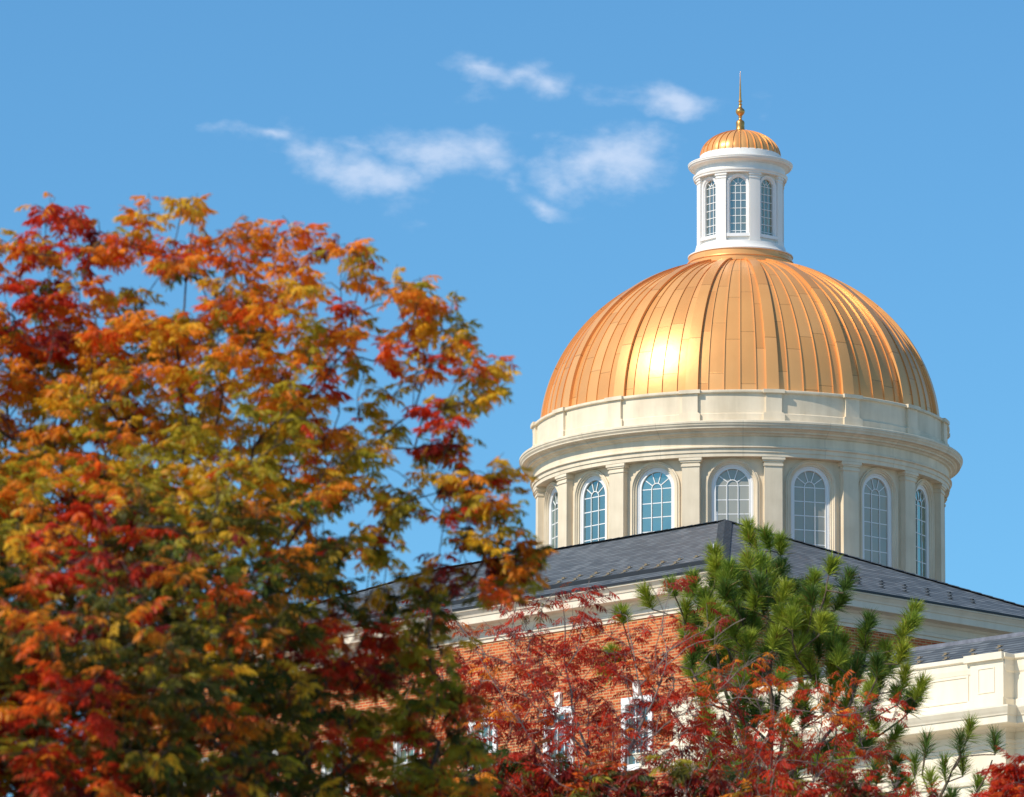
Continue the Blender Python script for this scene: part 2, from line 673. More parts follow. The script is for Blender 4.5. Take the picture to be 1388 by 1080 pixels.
def mbar(mb, x0, z0, x1, z1, w, d0, d1, mp):
    dx, dz = x1 - x0, z1 - z0
    L = math.hypot(dx, dz)
    nx, nz_ = -dz / L * w / 2, dx / L * w / 2
    P = [(x0 + nx, z0 + nz_), (x1 + nx, z1 + nz_), (x1 - nx, z1 - nz_), (x0 - nx, z0 - nz_)]
    i = mb.add([mp(x, z, d1) for x, z in P] + [mp(x, z, d0) for x, z in P])
    for q in ((0, 1, 2, 3), (0, 4, 5, 1), (1, 5, 6, 2), (2, 6, 7, 3), (3, 7, 4, 0)):
        mb.face([i + t for t in q])


mw = .024
GH = .149
for sx in (-1, 1):
    mbar(mb, sx * GH, ZB, sx * GH, ZS, mw, -.128, -.110, mpc)
z = ZS
k = 0
while z > ZB + .1:
    mbar(mb, -.44, z, .44, z, mw, -.128, -.113 if k else -.112, mpc)
    z -= .374
    k += 1
for aa in (36, 72, 108, 144):
    c, s = math.cos(R(aa)), math.sin(R(aa))
    mbar(mb, GH * c, ZS + GH * s, .44 * c, ZS + .44 * s, mw, -.128, -.1145, mpc)
for i in range(12):
    a0, a1 = math.pi * i / 12, math.pi * (i + 1) / 12
    mbar(mb, GH * math.cos(a0), ZS + GH * math.sin(a0), GH * math.cos(a1), ZS + GH * math.sin(a1), mw, -.128, -.111, mpc)
mbar(mb, -.55, ZB - .03, .55, ZB - .03, .1, -.18, -.05, mpc)
win = axial(mb, 'arched_window', FRAMEW, lib, 30)
fix_normals(win)
mb = MB()
pts = arch(.46, ZB - .05, ZS)
i0 = mb.add([(x, -(RW - .135), z) for x, z in pts])
mb.face(list(range(i0, i0 + len(pts)))[::-1])
pane = mb.build('pane', GLASS, win)
mb = MB()
sweep_arch(mb, [(.706, -.01), (.706, .045), (.668, .045), (.655, .07), (.632, .07), (.622, .035), (.60, .035), (.59, -.01), (.553, -.01), (.553, -.19)], ZB - .1, ZS, mpc)
sur = mb.build('window_surround', CREAM, win, 30)
fix_normals(sur)
win.rotation_euler = (0, 0, WIN0)
for k in range(1, 16):
    dup(win, lib, rz=WIN0 + k * BAY)
me_b = pane.data.copy()
me_b.materials.clear()
me_b.materials.append(GLASSB)
for w_ in [o for o in lib.children if o.name.startswith('arched_window')]:
    a_ = math.degrees(w_.rotation_euler[2]) % 360
    if a_ > 350 or a_ < 48:              # shades drawn behind the front windows
        for c_ in w_.children:
            if c_.name.startswith('pane'):
                c_.data = me_b
# entablature and cornice
ENT = [(5.2, 29.728), (5.586, 29.728), (5.586, 29.832), (5.612, 29.835), (5.612, 29.935), (5.635, 29.945), (5.66, 29.955), (5.66, 29.985), (5.60, 30.0), (5.576, 30.03),
       (5.576, 30.25), (5.60, 30.262), (5.635, 30.268), (5.66, 30.30), (5.70, 30.318), (5.735, 30.325), (5.735, 30.37), (5.775, 30.385), (5.80, 30.412), (5.885, 30.418),
       (5.895, 30.43), (5.895, 30.452), (5.905, 30.47), (5.93, 30.50), (5.94, 30.545), (5.955, 30.555), (5.955, 30.602), (5.945, 30.617), (5.45, 30.67)]
mb = MB()
lathe(mb, ENT, 256, off=PIL0 + R(3))
ent = axial(mb, 'entablature', CREAMJ, lib, 22)
# parapet
mb = MB()
lathe(mb, [(5.4, 30.66), (5.60, 30.66), (5.60, 30.855), (5.575, 30.872), (5.545, 30.88), (5.545, 31.405), (5.60, 31.412), (5.61, 31.43), (5.61, 31.475), (5.595, 31.488), (5.36, 31.50)], 256)
par = axial(mb, 'parapet', CREAM, lib, 22)
mb = MB()
curved_box(mb, 5.5, .275, 0, .16, 30.655, 30.862)
curved_box(mb, 5.5, .262, 0, .135, 30.862, 30.892, hw1=.235)
curved_box(mb, 5.5, .205, 0, .115, 30.892, 31.40)
curved_box(mb, 5.5, .275, 0, .175, 31.402, 31.497)
pier = axial(mb, 'parapet_pier', CREAM, par, 30)
fix_normals(pier)
pier.rotation_euler = (0, 0, PIL0)
for k in range(1, 16):
    dup(pier, par, rz=PIL0 + k * BAY)

# --- dome
DR, DH, DZ = 5.36, 4.842, 31.19
NV = 44
tmin, tmax = R(2.5), math.acos(1.36 / DR)


def dome_pt(a, t, d=0.0):
    r = DR * math.cos(t)
    h = DH * math.sin(t)
    nr, nh = math.cos(t) / DR, math.sin(t) / DH
    L = math.hypot(nr, nh)
    r += d * nr / L
    h += d * nh / L
    return (r * math.sin(a), -r * math.cos(a), DZ + h)


TT = [tmin + (tmax - tmin) * i / NV for i in range(NV + 1)]
SL = [0.0]
for i in range(NV):
    p, q = Vector(dome_pt(0, TT[i])), Vector(dome_pt(0, TT[i + 1]))
    SL.append(SL[-1] + (q - p).length)
mb = MB()
PANELS = 5
for k in range(16):
    for p in range(PANELS):
        a0 = PIL0 + (k + p / PANELS) * BAY
        a1 = PIL0 + (k + (p + 1) / PANELS) * BAY
        pid = k * PANELS + p
        rows, uvs = [], []
        for i, t in enumerate(TT):
            row, uv = [], []
            for j in range(4):
                f = j / 3
                bow = .004 * (1 - (2 * f - 1) ** 2)
                row.append(tuple(Vector(dome_pt(a0, t, bow)).lerp(Vector(dome_pt(a1, t, bow)), f)))
                uv.append((pid + .02 + .96 * f, SL[i]))
            rows.append(row)
            uvs.append(uv)
        mb.grid(rows, uvs)
        if p:   # standing seam
            rows, uvs = [], []
            for i, t in enumerate(TT):
                w = .009 / max(.6, DR * math.cos(t))
                rows.append([dome_pt(a0 - w, t, -.01), dome_pt(a0 - w, t, .026), dome_pt(a0 + w, t, .026), dome_pt(a0 + w, t, -.01)])
                uvs.append([(300 + pid + .5, .5)] * 4)
            mb.grid(rows, uvs)
dome = axial(mb, 'dome', COPPER, lib, 30)
mb = MB()
rows, uvs = [], []
for i, t in enumerate(TT):
    f = i / NV
    hw = (.165 - .055 * f) / (DR * math.cos(t))
    hh = .085 - .015 * f
    rows.append([dome_pt(-hw, t, -.02), dome_pt(-hw, t, hh), dome_pt(0, t, hh + .002), dome_pt(hw, t, hh), dome_pt(hw, t, -.02)])
    uvs.append([(500.1 + .1 * j, SL[i] * .75) for j in range(5)])
mb.grid(rows, uvs)
rib = axial(mb, 'rib', COPPER, dome, 25)
rib.rotation_euler = (0, 0, PIL0)
for k in range(1, 16):
    dup(rib, dome, rz=PIL0 + k * BAY)
mb = MB()
lathe(mb, [(1.30, 36.20), (1.395, 36.215), (1.40, 36.06), (1.44, 36.05), (1.445, 36.02), (1.42, 36.01), (1.42, 35.95), (1.50, 35.93), (1.50, 35.86), (1.47, 35.82)], 96)
collar = axial(mb, 'collar', COPPER, dome, 25)

# --- lantern
L0 = R(-5.6)
LA = 1.085


def flat(dist):
    def f(x, z, d):
        return (x, -(dist + d), z)
    return f


mpl = flat(LA)
LW = LA * math.tan(R(22.5))
LZS, LZB = 38.0, 36.665
mb = MB()
for k in range(8):
    a = L0 + k * R(45)
    wall_bay(mb, .29, LZB - .085, LZS, LW, 36.40, 38.36, lambda x, z, d, a=a: rotz(mpl(x, z, d), a))
lan = axial(mb, 'lantern', WHITE, lib, 20)
fix_normals(lan)
mb = MB()
curved_box(mb, 1.12, .135, -.06, .085, 36.44, 38.19, 3)
curved_box(mb, 1.12, .15, -.06, .10, 38.19, 38.225, 3)
curved_box(mb, 1.12, .14, -.06, .09, 38.225, 38.27, 3)
curved_box(mb, 1.12, .16, -.06, .115, 38.27, 38.335, 3)
curved_box(mb, 1.12, .148, -.06, .10, 36.43, 36.50, 3)
lp = axial(mb, 'lantern_pilaster', WHITE, lan, 30)
fix_normals(lp)
lp.rotation_euler = (0, 0, L0 + R(22.5))
for k in range(1, 8):
    dup(lp, lan, rz=L0 + R(22.5 + 45 * k))
mb = MB()
sweep_arch(mb, [(.305, -.01), (.305, .04), (.285, .045), (.25, .03), (.235, .0), (.212, -.0), (.212, -.09)], LZB - .05, LZS, mpl)
mbar(mb, -.325, LZB - .045, .325, LZB - .045, .085, -.05, .06, mpl)
mw2 = .017
for sx in (-1, 1):
    mbar(mb, sx * .071, LZB, sx * .071, LZS, mw2, -.058, -.046, mpl)
z = LZS
k = 0
while z > LZB + .05:
    mbar(mb, -.213, z, .213, z, mw2, -.058, -.047, mpl)
    z -= .209
for aa in (45, 90, 135):
    c, s = math.cos(R(aa)), math.sin(R(aa))
    mbar(mb, .071 * c, LZS + .071 * s, .213 * c, LZS + .213 * s, mw2, -.058, -.0475, mpl)
for i in range(8):
    a0, a1 = math.pi * i / 8, math.pi * (i + 1) / 8
    mbar(mb, .071 * math.cos(a0), LZS + .071 * math.sin(a0), .071 * math.cos(a1), LZS + .071 * math.sin(a1), mw2, -.058, -.0465, mpl)
lw = axial(mb, 'lantern_window', FRAMEW, lib, 30)
fix_normals(lw)
mb = MB()
pts = arch(.225, LZB - .03, LZS)
i0 = mb.add([(x, -(LA - .062), z) for x, z in pts])
mb.face(list(range(i0, i0 + len(pts)))[::-1])
mb.build('pane', GLASSL, lw)
lw.rotation_euler = (0, 0, L0)
for k in range(1, 8):
    dup(lw, lib, rz=L0 + k * R(45))
mb = MB()
lathe(mb, [(1.0, 36.47), (1.215, 36.46), (1.22, 36.44), (1.235, 36.38), (1.27, 36.31), (1.33, 36.262), (1.40, 36.243), (1.425, 36.235), (1.425, 36.205), (1.30, 36.195)], 96)
lb = axial(mb, 'lantern_base', WHITE, lib, 25)
mb = MB()
lathe(mb, [(.9, 38.335), (1.255, 38.335), (1.262, 38.385), (1.275, 38.39), (1.285, 38.42), (1.285, 38.44), (1.215, 38.455), (1.21, 38.62), (1.235, 38.632), (1.27, 38.645),
           (1.30, 38.665), (1.375, 38.672), (1.385, 38.69), (1.395, 38.705), (1.412, 38.715), (1.415, 38.745), (1.425, 38.755), (1.425, 38.78), (1.41, 38.79),
           (1.12, 38.86), (1.115, 38.93), (1.10, 39.02), (1.085, 39.035), (1.0, 39.04)], 128)
lc = axial(mb, 'lantern_cornice', WHITE, lib, 22)
LR, LH, LZ = 1.075, .70, 39.02
mb = MB()
n = 32
for k in range(n):
    a0, a1 = L0 + R(3) + k * 2 * math.pi / n, L0 + R(3) + (k + 1) * 2 * math.pi / n
    rows, uvs, rs, us = [], [], [], []
    for i in range(19):
        t = R(0) + R(84) * i / 18
        row, uv = [], []

        def P(a, d):
            r = LR * math.cos(t) + d * math.cos(t)
            return (r * math.sin(a), -r * math.cos(a), LZ + (LH + d) * math.sin(t))
        for j in range(4):
            f = j / 3
            row.append(P(a0 + (a1 - a0) * f, .012 * (1 - (2 * f - 1) ** 2)))
            uv.append((700 + k + .05 + .9 * f, .35 * i / 18 + .4))
        rows.append(row)
        uvs.append(uv)
        w = .009 / max(.15, LR * math.cos(t))
        rs.append([P(a0 - w, -.01), P(a0 - w, .028), P(a0 + w, .028), P(a0 + w, -.01)])
        us.append([(800.5, .5)] * 4)
    mb.grid(rows, uvs)
    mb.grid(rs, us)
ld = axial(mb, 'lantern_dome', COPPER, lib, 30)
mb = MB()
lathe(mb, [(.20, 39.66), (.19, 39.72), (.135, 39.76), (.118, 39.80), (.112, 39.90), (.118, 39.99), (.10, 40.03), (.055, 40.06), (.038, 40.09), (.036, 40.12), (.055, 40.135), (.055, 40.15),
           (.04, 40.165), (.06, 40.185), (.10, 40.225), (.123, 40.275), (.125, 40.315), (.11, 40.35), (.07, 40.385), (.045, 40.42), (.036, 40.47), (.052, 40.485), (.052, 40.505), (.036, 40.515),
           (.034, 40.56), (.054, 40.575), (.054, 40.60), (.036, 40.612), (.030, 40.70), (.020, 41.0), (.004, 41.42), (.0, 41.43)], 24)
fin = axial(mb, 'finial', GOLD, lib, 40)

# --- square brick base under the drum
def pav(u, v, z):
    return C1 + U * u + V * v + Vector((0, 0, z - ZE))


def uvwall(mb, p0, p1, z0, z1, off=0.0):
    L = (p1 - p0).length
    a = Vector((p0.x, p0.y, z0))
    b = Vector((p1.x, p1.y, z0))
    c = Vector((p1.x, p1.y, z1))
    d = Vector((p0.x, p0.y, z1))
    mb.quad(a, b, c, d, ((off, z0), (off + L, z0), (off + L, z1), (off, z1)))


rel = Vector((AX.x, AX.y, ZE)) - C1
uc, vc = rel.dot(U), rel.dot(V)
mb = MB()
hb = 6.6
cs = [pav(uc - hb, vc - hb, ZE), pav(uc - hb, vc + hb, ZE), pav(uc + hb, vc + hb, ZE), pav(uc + hb, vc - hb, ZE)]
for i in range(4):
    uvwall(mb, cs[i], cs[(i + 1) % 4], 0, 24.75)
mb.quad(*[Vector((c.x, c.y, 24.75)) for c in cs], ((0, 0), (1, 0), (1, 1), (0, 1)))
o = mb.build('rotunda_base', BRICK, lib, origin=ORG)
fix_normals(o)

# --- hip-roofed brick block
OV = .56
W0, W1, W2, W3 = pav(OV, OV, 0), pav(OV, WD - OV, 0), pav(LEN - OV, WD - OV, 0), pav(LEN - OV, OV, 0)


def hole_wall(mb, p0, p1, z0, z1, holes):
    """wall from p0 to p1 with rectangular openings (s0, s1, za, zb); each opening has a reveal"""
    L = (p1 - p0).length
    d = (p1 - p0) / L
    d.z = 0
    nrm = Vector((d.y, -d.x, 0))
    xs = sorted({0.0, L} | {h[0] for h in holes} | {h[1] for h in holes})
    zs = sorted({z0, z1} | {h[2] for h in holes} | {h[3] for h in holes})

    def P(s, z, k=0.0):
        q = p0 + d * s + nrm * k
        return Vector((q.x, q.y, z))
    for i in range(len(xs) - 1):
        for j in range(len(zs) - 1):
            sm, zm = (xs[i] + xs[i + 1]) / 2, (zs[j] + zs[j + 1]) / 2
            if any(h[0] < sm < h[1] and h[2] < zm < h[3] for h in holes):
                continue
            a, b, c, e = xs[i], xs[i + 1], zs[j], zs[j + 1]
            mb.quad(P(a, c), P(b, c), P(b, e), P(a, e), ((a, c), (b, c), (b, e), (a, e)))
    for (a, b, c, e) in holes:
        for (s, z, s2, z2) in ((a, c, b, c), (b, c, b, e), (b, e, a, e), (a, e, a, c)):
            mb.quad(P(s, z), P(s2, z2), P(s2, z2, -.14), P(s, z, -.14), ((s, z), (s2, z2), (s2 + .1, z2 + .1), (s + .1, z + .1)))


def solve_u(px, v, z):
    """distance along the facade at which a point shows at photograph x"""
    lo, hi = -15.0, 22.0
    for _ in range(40):
        m = (lo + hi) / 2
        p = pav(m, v, z) - CAM
        x = PW / 2 + FPX * p.dot(RT) / p.dot(FW)
        if x > px:
            lo = m
        else:
            hi = m
    return (lo + hi) / 2


ww, wh = 1.02, 1.62
wz1 = 21.30
wcs = [3.25 + 2.62 * i for i in range(7)]
holes = []
Lw = LEN - 2 * OV
for storey in (0, 1, 2, 3, 4):
    for c in wcs:
        za = wz1 - wh - storey * 3.9
        holes.append((Lw - (c - OV) - ww / 2, Lw - (c - OV) + ww / 2, za, za + wh))
mb = MB()
hole_wall(mb, W3, W0, 0, ZE - .75, holes)
uvwall(mb, W0, W1, 0, ZE - .75, 3)
uvwall(mb, W1, W2, 0, ZE - .75, 7)
uvwall(mb, W2, W3, 0, ZE - .75, 9)
wall = mb.build('brick_wall', BRICK, lib, origin=ORG)

# sash windows of the sunlit facade
DW = (W0 - W3).normalized()
NW = Vector((DW.y, -DW.x, 0))


def facade(s, z, d):
    q = W3 + DW * s + NW * d
    return Vector((q.x - AX.x, q.y - AX.y, z))


def sash(s0, za):
    def fn(x, y, z):
        q = DW * x - NW * y
        return (q.x, q.y, z)
    f = MB()
    hw, h = ww / 2, wh
    # casing
    f.box(-hw, -hw + .14, -.05, .12, 0, h, fn)
    f.box(hw - .14, hw, -.05, .12, 0, h, fn)
    f.box(-hw, hw, -.055, .12, h - .16, h, fn)
    f.box(-hw - .06, hw + .06, -.10, .12, -.10, .04, fn)
    f.box(-hw + .14, hw - .14, .02, .08, h / 2 - .03, h / 2 + .03, fn)
    for i in (1, 2):
        x = -hw + .14 + (ww - .28) * i / 3
        f.box(x - .013, x + .013, .045, .075, .04, h - .16, fn)
    for zz in (.41, 1.16):
        f.box(-hw + .14, hw - .14, .048, .074, zz - .013, zz + .013, fn)
    o = f.build('sash_window', FRAMEW, lib)
    p = MB()
    p.quad(fn(-hw + .1, .078, 0), fn(hw - .1, .078, 0), fn(hw - .1, .078, h - .1), fn(-hw + .1, .078, h - .1))
    p.build('pane', GLASS, o)
    k = MB()
    n = k.add([fn(x, y, z) for y in (-.08, .02) for x, z in ((-.07, h - .02), (.07, h - .02), (.11, h + .36), (-.11, h + .36))])
    for q in ((0, 1, 2, 3), (4, 7, 6, 5), (0, 4, 5, 1), (1, 5, 6, 2), (2, 6, 7, 3), (3, 7, 4, 0)):
        k.face([n + t for t in q])
    kk = k.build('keystone', WHITE, o)
    fix_normals(o)
    fix_normals(kk)
    return o


s0 = None
for (a, b, za, zb) in holes:
    q = facade((a + b) / 2, za, 0)
    if s0 is None:
        s0 = sash(0, 0)
        s0.location = q
    else:
        dup(s0, lib, loc=q)

# eaves cornice
EAVE = [(-.02, -.80), (.03, -.80), (.03, -.73), (.07, -.71), (.07, -.635), (.045, -.62), (.045, -.47), (.09, -.45), (.12, -.41), (.15, -.395), (.40, -.385), (.405, -.375), (.405, -.225),
        (.43, -.215), (.435, -.185), (.455, -.15), (.50, -.105), (.51, -.085), (.54, -.08), (.545, -.012), (.30, -.006)]


def sweep_loop(mb, corners, prof, z0, closed=True):
    n = len(corners)
    rows = []
    for (o_, z) in prof:
        row = []
        for i in range(n):
            p = corners[i]
            dirs = []
            if closed or i > 0:
                dirs.append((p - corners[i - 1]).normalized())
            if closed or i < n - 1:
                dirs.append((corners[(i + 1) % n] - p).normalized())
            ns = [Vector((d.y, -d.x, 0)) for d in dirs]
            if len(ns) == 1:
                m = ns[0]
            else:
                m = (ns[0] + ns[1])
                m = m / (m.length_squared / 2) if m.length_squared > 1e-9 else ns[0]
            q = p + m * o_
            row.append((q.x, q.y, z0 + z))
        rows.append(row)
    mb.grid(rows, close=closed)


mb = MB()
sweep_loop(mb, [W3, W0, W1, W2], EAVE, ZE)
cor = mb.build('eaves_cornice', TRIM, lib, origin=ORG)
fix_normals(cor)

# hip roof
E0, E1, E2, E3 = pav(0, 0, ZE), pav(0, WD, ZE), pav(LEN, WD, ZE), pav(LEN, 0, ZE)
R1, R2 = pav(SR, WD / 2, ZE + RISE), pav(LEN - SR, WD / 2, ZE + RISE)
mb = MB()


def slope(mb, pts, o, ax):
    n = (pts[1] - pts[0]).cross(pts[2] - pts[0]).normalized()
    up = n.cross(ax).normalized()
    if up.z < 0:
        up = -up
    i = mb.add(pts)
    mb.face(list(range(i, i + len(pts))), [((p - o).dot(ax), (p - o).dot(up)) for p in pts])


slope(mb, [E3, E0, R1, R2], E0, U)
slope(mb, [E0, E1, R1], E0, V)
slope(mb, [E1, E2, R2, R1], E0, U)
slope(mb, [E2, E3, R2], E0, V)
dz = Vector((0, 0, -.035))
for a, b in ((E3, E0), (E0, E1), (E1, E2), (E2, E3)):
    mb.quad(a, b, b + dz, a + dz, ((0, 0), (1, 0), (1, .01), (0, .01)))
roof = mb.build('hip_roof', SLATE, lib, origin=ORG)
fix_normals(roof, None)
mb = MB()
for a, b in ((E3, E0), (E0, E1), (E1, E2), (E2, E3)):
    d = (b - a).normalized()
    nn_ = Vector((d.y, -d.x, 0))
    p = [a + nn_ * .004 - d * .004, b + nn_ * .004 + d * .004]
    lo = Vector((0, 0, -.045))
    hi = Vector((0, 0, .012))
    q = [x - nn_ * .05 for x in p]
    i = mb.add([p[0] + lo, p[1] + lo, p[1] + hi, p[0] + hi, q[0] + hi, q[1] + hi, q[1] + lo, q[0] + lo])
    for f in ((0, 1, 2, 3), (3, 2, 5, 4), (0, 7, 6, 1)):
        mb.face([i + t for t in f])
mb.build('drip_edge', BLACKM, roof, origin=ORG)


def cap(a, b, w, h, name='ridge_cap', mt=DSLATE, n=26):
    """row of overlapping cap slates along a hip or ridge"""
    m = MB()
    d = (b - a).normalized()
    side = d.cross(Vector((0, 0, 1))).normalized()
    up = side.cross(d).normalized()
    L = (b - a).length
    n = max(3, int(L / .28))
    for i in range(n):
        p, q = a + d * (L * i / n), a + d * (L * (i + 1) / n + .03)
        l0, l1 = h + .012, h
        rowp = [p - side * w + up * (l0 - .35 * w), p + up * l0, p + side * w + up * (l0 - .35 * w)]
        rowq = [q - side * w + up * (l1 - .35 * w), q + up * l1, q + side * w + up * (l1 - .35 * w)]
        low = [x - up * .08 for x in rowp]
        m.grid([low, rowp, rowq])
    return m.build(name, mt, roof, origin=ORG)


cap(E0 + (R1 - E0) * .02, R1, .17, .03)
cap(E1, R1, .12, .04)
cap(R1, R2, .12, .04)
cap(E3, R2, .12, .04)
cap(E2, R2, .12, .04)
# pole gutter along the sunlit eave
mb = MB()
nL = (R1 - E0).dot(V)
sl = RISE / (WD / 2)


def on_roof(u, v, h=0.0):
    return pav(u, v, ZE + sl * v + h)


a, b = on_roof(.95, .68), on_roof(LEN - 1, .68)
hh = Vector((0, 0, .10))
tt = V * .03
i = mb.add([a, b, b + hh, a + hh, a + tt + hh, b + tt + hh, b + tt, a + tt])
for f in ((0, 1, 2, 3), (3, 2, 5, 4), (4, 5, 6, 7), (0, 3, 4, 7), (1, 6, 5, 2)):
    mb.face([i + t for t in f])
o = mb.build('pole_gutter', BLACKM, roof, origin=ORG)
fix_normals(o)


def guard_mesh(axis, nrm_up, mt):
    m = MB()
    s = Vector((0, 0, 1))
    ax = axis.normalized()
    up = nrm_up.normalized()
    fw = ax.cross(up).normalized()
    def fn(x, y, z):
        return ax * x + fw * y + up * z
    m.box(-.035, .035, -.10, .10, 0, .010, fn)
    m.box(-.045, .045, -.012, .012, .010, .045, fn)
    return m


nl = (R1 - E0).cross(U)
if nl.z < 0:
    nl = -nl
g0 = guard_mesh(U, nl, GUARD).build('snow_guard', GUARD, roof)
first = True
orgv = Vector(ORG)
rnd = random.Random(3)
for row in range(3):
    for i in range(18):
        u = 2.6 + i * .56 + (row % 2) * .28
        p = on_roof(u, 1.0 + row * .42, .006) - orgv
        if first:
            g0.location = p
            first = False
        else:
            dup(g0, roof, loc=p)
sl2 = RISE / SR
nv = (R1 - E0).cross(V)
if nv.z < 0:
    nv = -nv
g1 = guard_mesh(V, nv, DSLATE).build('snow_guard', DSLATE, roof)  # unlit slope's guards get a dark material, shade put into their colour
g1.scale = (.8, .8, .8)
first = True
for row in range(3):
    for i in range(9):
        v = 3.0 + i * .8 + (row % 2) * .4
        u = .75 + row * .38
        if u > .9 * min(v, WD - v) * SR / (WD / 2):
            continue
        p = pav(u, v, ZE + sl2 * u + .006) - orgv
        if first:
            g1.location = p
            first = False
        else:
            dup(g1, roof, loc=p)
mb = MB()


def rod(mb, p, h, r):
    n = 8
    rows = [[(p.x + r * math.cos(2 * math.pi * i / n), p.y + r * math.sin(2 * math.pi * i / n), p.z + z) for i in range(n)] for z in (0, h)]
    mb.grid(rows, close=True)
    top = mb.add([(p.x, p.y, p.z + h + .02)])


q = E0 + (R1 - E0) * .12 + U * .25
rod(mb, q, .42, .016)
mb.build('lightning_rod', RODM, roof, origin=ORG)
mb = MB()
rod(mb, R1 + U * .28 - Vector((0, 0, .05)), .32, .012)
mb.build('lightning_rod', RODM, roof, origin=ORG)

# --- cream wing
VW = -.62                                # parapet face in front of the brick facade
UL = .9
uB = solve_u(1361, VW, 22.2)
zc = None
lo, hi = 15.0, 26.0
for _ in range(40):                      # parapet height from the photograph
    m_ = (lo + hi) / 2
    u_ = solve_u(1300, VW - .08, m_)
    p = pav(u_, VW - .08, m_) - CAM
    y = PH / 2 - FPX * p.dot(UP) / p.dot(FW)
    if y > 893.0:
        lo = m_
    else:
        hi = m_
ZW = (lo + hi) / 2
WING = [(0, -9.0), (0.0, -4.4), (.10, -4.38), (.10, -4.2), (.04, -4.17), (.04, -3.3), (0, -3.28), (0, -2.80), (.05, -2.78), (.06, -2.70), (0, -2.68), (0, -2.05), (.03, -2.04), (.03, -1.95),
        (.06, -1.94), (.06, -1.86), (.02, -1.84), (.02, -1.70), (.10, -1.66), (.14, -1.62), (.55, -1.60), (.555, -1.59), (.555, -1.44), (.58, -1.43), (.59, -1.40),
        (.62, -1.35), (.65, -1.29), (.66, -1.27), (.66, -1.235), (.10, -1.215), (.06, -1.21), (.06, -.99), (.045, -.975), (.01, -.965), (.01, -.40), (.035, -.36), (.05, -.26), (.05, -.12), (.09, -.10),
        (.10, -.085), (.10, -.01), (.09, 0), (-.25, .01)]


def extrude_u(mb, u0, u1, prof, v, z, ends=True, n=10):
    rows = []
    for (o_, zz) in prof:
        rows.append([pav(u0 + (u1 - u0) * i / n, v - o_, z + zz) for i in range(n + 1)])
    mb.grid(rows)
    if ends:
        for u in (u0, u1):
            i = mb.add([pav(u, v - o_, z + zz) for o_, zz in prof] + [pav(u, v + .8, z + prof[-1][1]), pav(u, v + .8, z + prof[0][1])])
            mb.face(list(range(i, i + len(prof) + 2)))


mb = MB()
# left end returns along V
cornersA = [pav(UL, VW + 6, 0), pav(UL, VW, 0), pav(uB, VW, 0), pav(uB, VW + .30, 0), pav(-20, VW + .30, 0), pav(-20, VW + 5.4, 0)]
sweep_loop(mb, cornersA, WING, ZW, closed=False)
wing = mb.build('wing_wall', CREAMW, lib, origin=ORG)
wing['label'] = 'cream stone wing with a panelled parapet'
mb = MB()
sweep_loop(mb, [pav(-20, VW + 5.4, 0), pav(UL, VW + 5.4, 0)], [(0, -ZW), (0, -.3)], ZW, closed=False)
sweep_loop(mb, [pav(UL, VW + 5.4, 0), pav(UL, VW + .002, 0), pav(uB, VW + .002, 0), pav(uB, VW + .302, 0), pav(-20, VW + .302, 0), pav(-20, VW + 5.4, 0)], [(-.002, -ZW), (-.002, -8.99)], ZW, closed=False)
mb.build('wing_backing', CREAMW, lib, origin=ORG)
# pier with inset panel, at the right end of the projecting bay
up0, up1 = uB + .005, solve_u(1318, VW, 22.2)
mb = MB()


def wbox(mb, u0, u1, o0, o1, z0, z1):
    mb.box(u0, u1, o0, o1, z0, z1, lambda x, y, z: pav(x, VW - y, ZW + z))


wbox(mb, uB - .03, up1, -.02, .085, -.965, -.13)
wbox(mb, uB - .05, up1 + .06, -.02, .125, -1.212, -.965)
wbox(mb, uB - .055, up1 + .13, -.02, .165, -.13, .022)
wbox(mb, uB - .03, up1 + .02, -.02, .105, -.17, -.13)
o = mb.build('wing_pier', CREAMW, lib, origin=ORG)
mb2 = MB()
um = (uB + up1) / 2
du = abs(up1 - uB) * .26
for (a, b, c, d) in ((um - du, um + du, -.30, -.275), (um - du, um + du, -.83, -.805), (um - du, um - du + .025, -.805, -.30), (um + du - .025, um + du, -.805, -.30)):
    wbox(mb2, a, b, .08, .10, c, d)
o2 = mb2.build('pier_panel', CREAMW, o, origin=ORG)
# recessed parapet panel frame left of the pier
mb = MB()
pl0 = up1 + .12
pl1 = UL - .5
wbox(mb, pl0, pl1, -.01, .028, -.42, -.365)
wbox(mb, pl0, pl1, -.01, .028, -.95, -.90)
wbox(mb, pl0, pl0 + .05, -.01, .028, -.90, -.42)
wbox(mb, pl1 - .05, pl1, -.01, .028, -.90, -.42)
mb.build('parapet_panel', CREAMW, wing, origin=ORG)
# wing roof
vb, vt = VW + .25, VW + 2.75
sw = .43
zb_ = ZW - .16
ztop = zb_ + sw * (vt - vb)
A0, A1 = pav(UL - .25, vb, zb_), pav(-19.75, vb, zb_)
T0, T1 = pav(UL - 2.75, vt, ztop), pav(-17.25, vt, ztop)
B0, B1 = pav(UL - .25, 2 * vt - vb, zb_), pav(-19.75, 2 * vt - vb, zb_)
mb = MB()
slope(mb, [A0, A1, T1, T0], A0, U)
slope(mb, [A0, T0, B0], A0, V)
slope(mb, [B0, B1, T1, T0], A0, U)
slope(mb, [A1, B1, T1], A0, V)
wroof = mb.build('wing_roof', SLATE, lib, origin=ORG)
fix_normals(wroof, None)
mb = MB()
for (o_, z_) in ((0, 0),):
    mb.box(-17.25, UL - 2.72, -.07, .07, -.03, .055, lambda x, y, z: pav(x, vt + y, ztop + z))
mb.build('ridge_flashing', LEADG, wroof, origin=ORG)
nw = (T0 - A0).cross(U)
if nw.z < 0:
    nw = -nw
g2 = guard_mesh(U, nw, GUARD).build('snow_guard', GUARD, wroof)
first = True
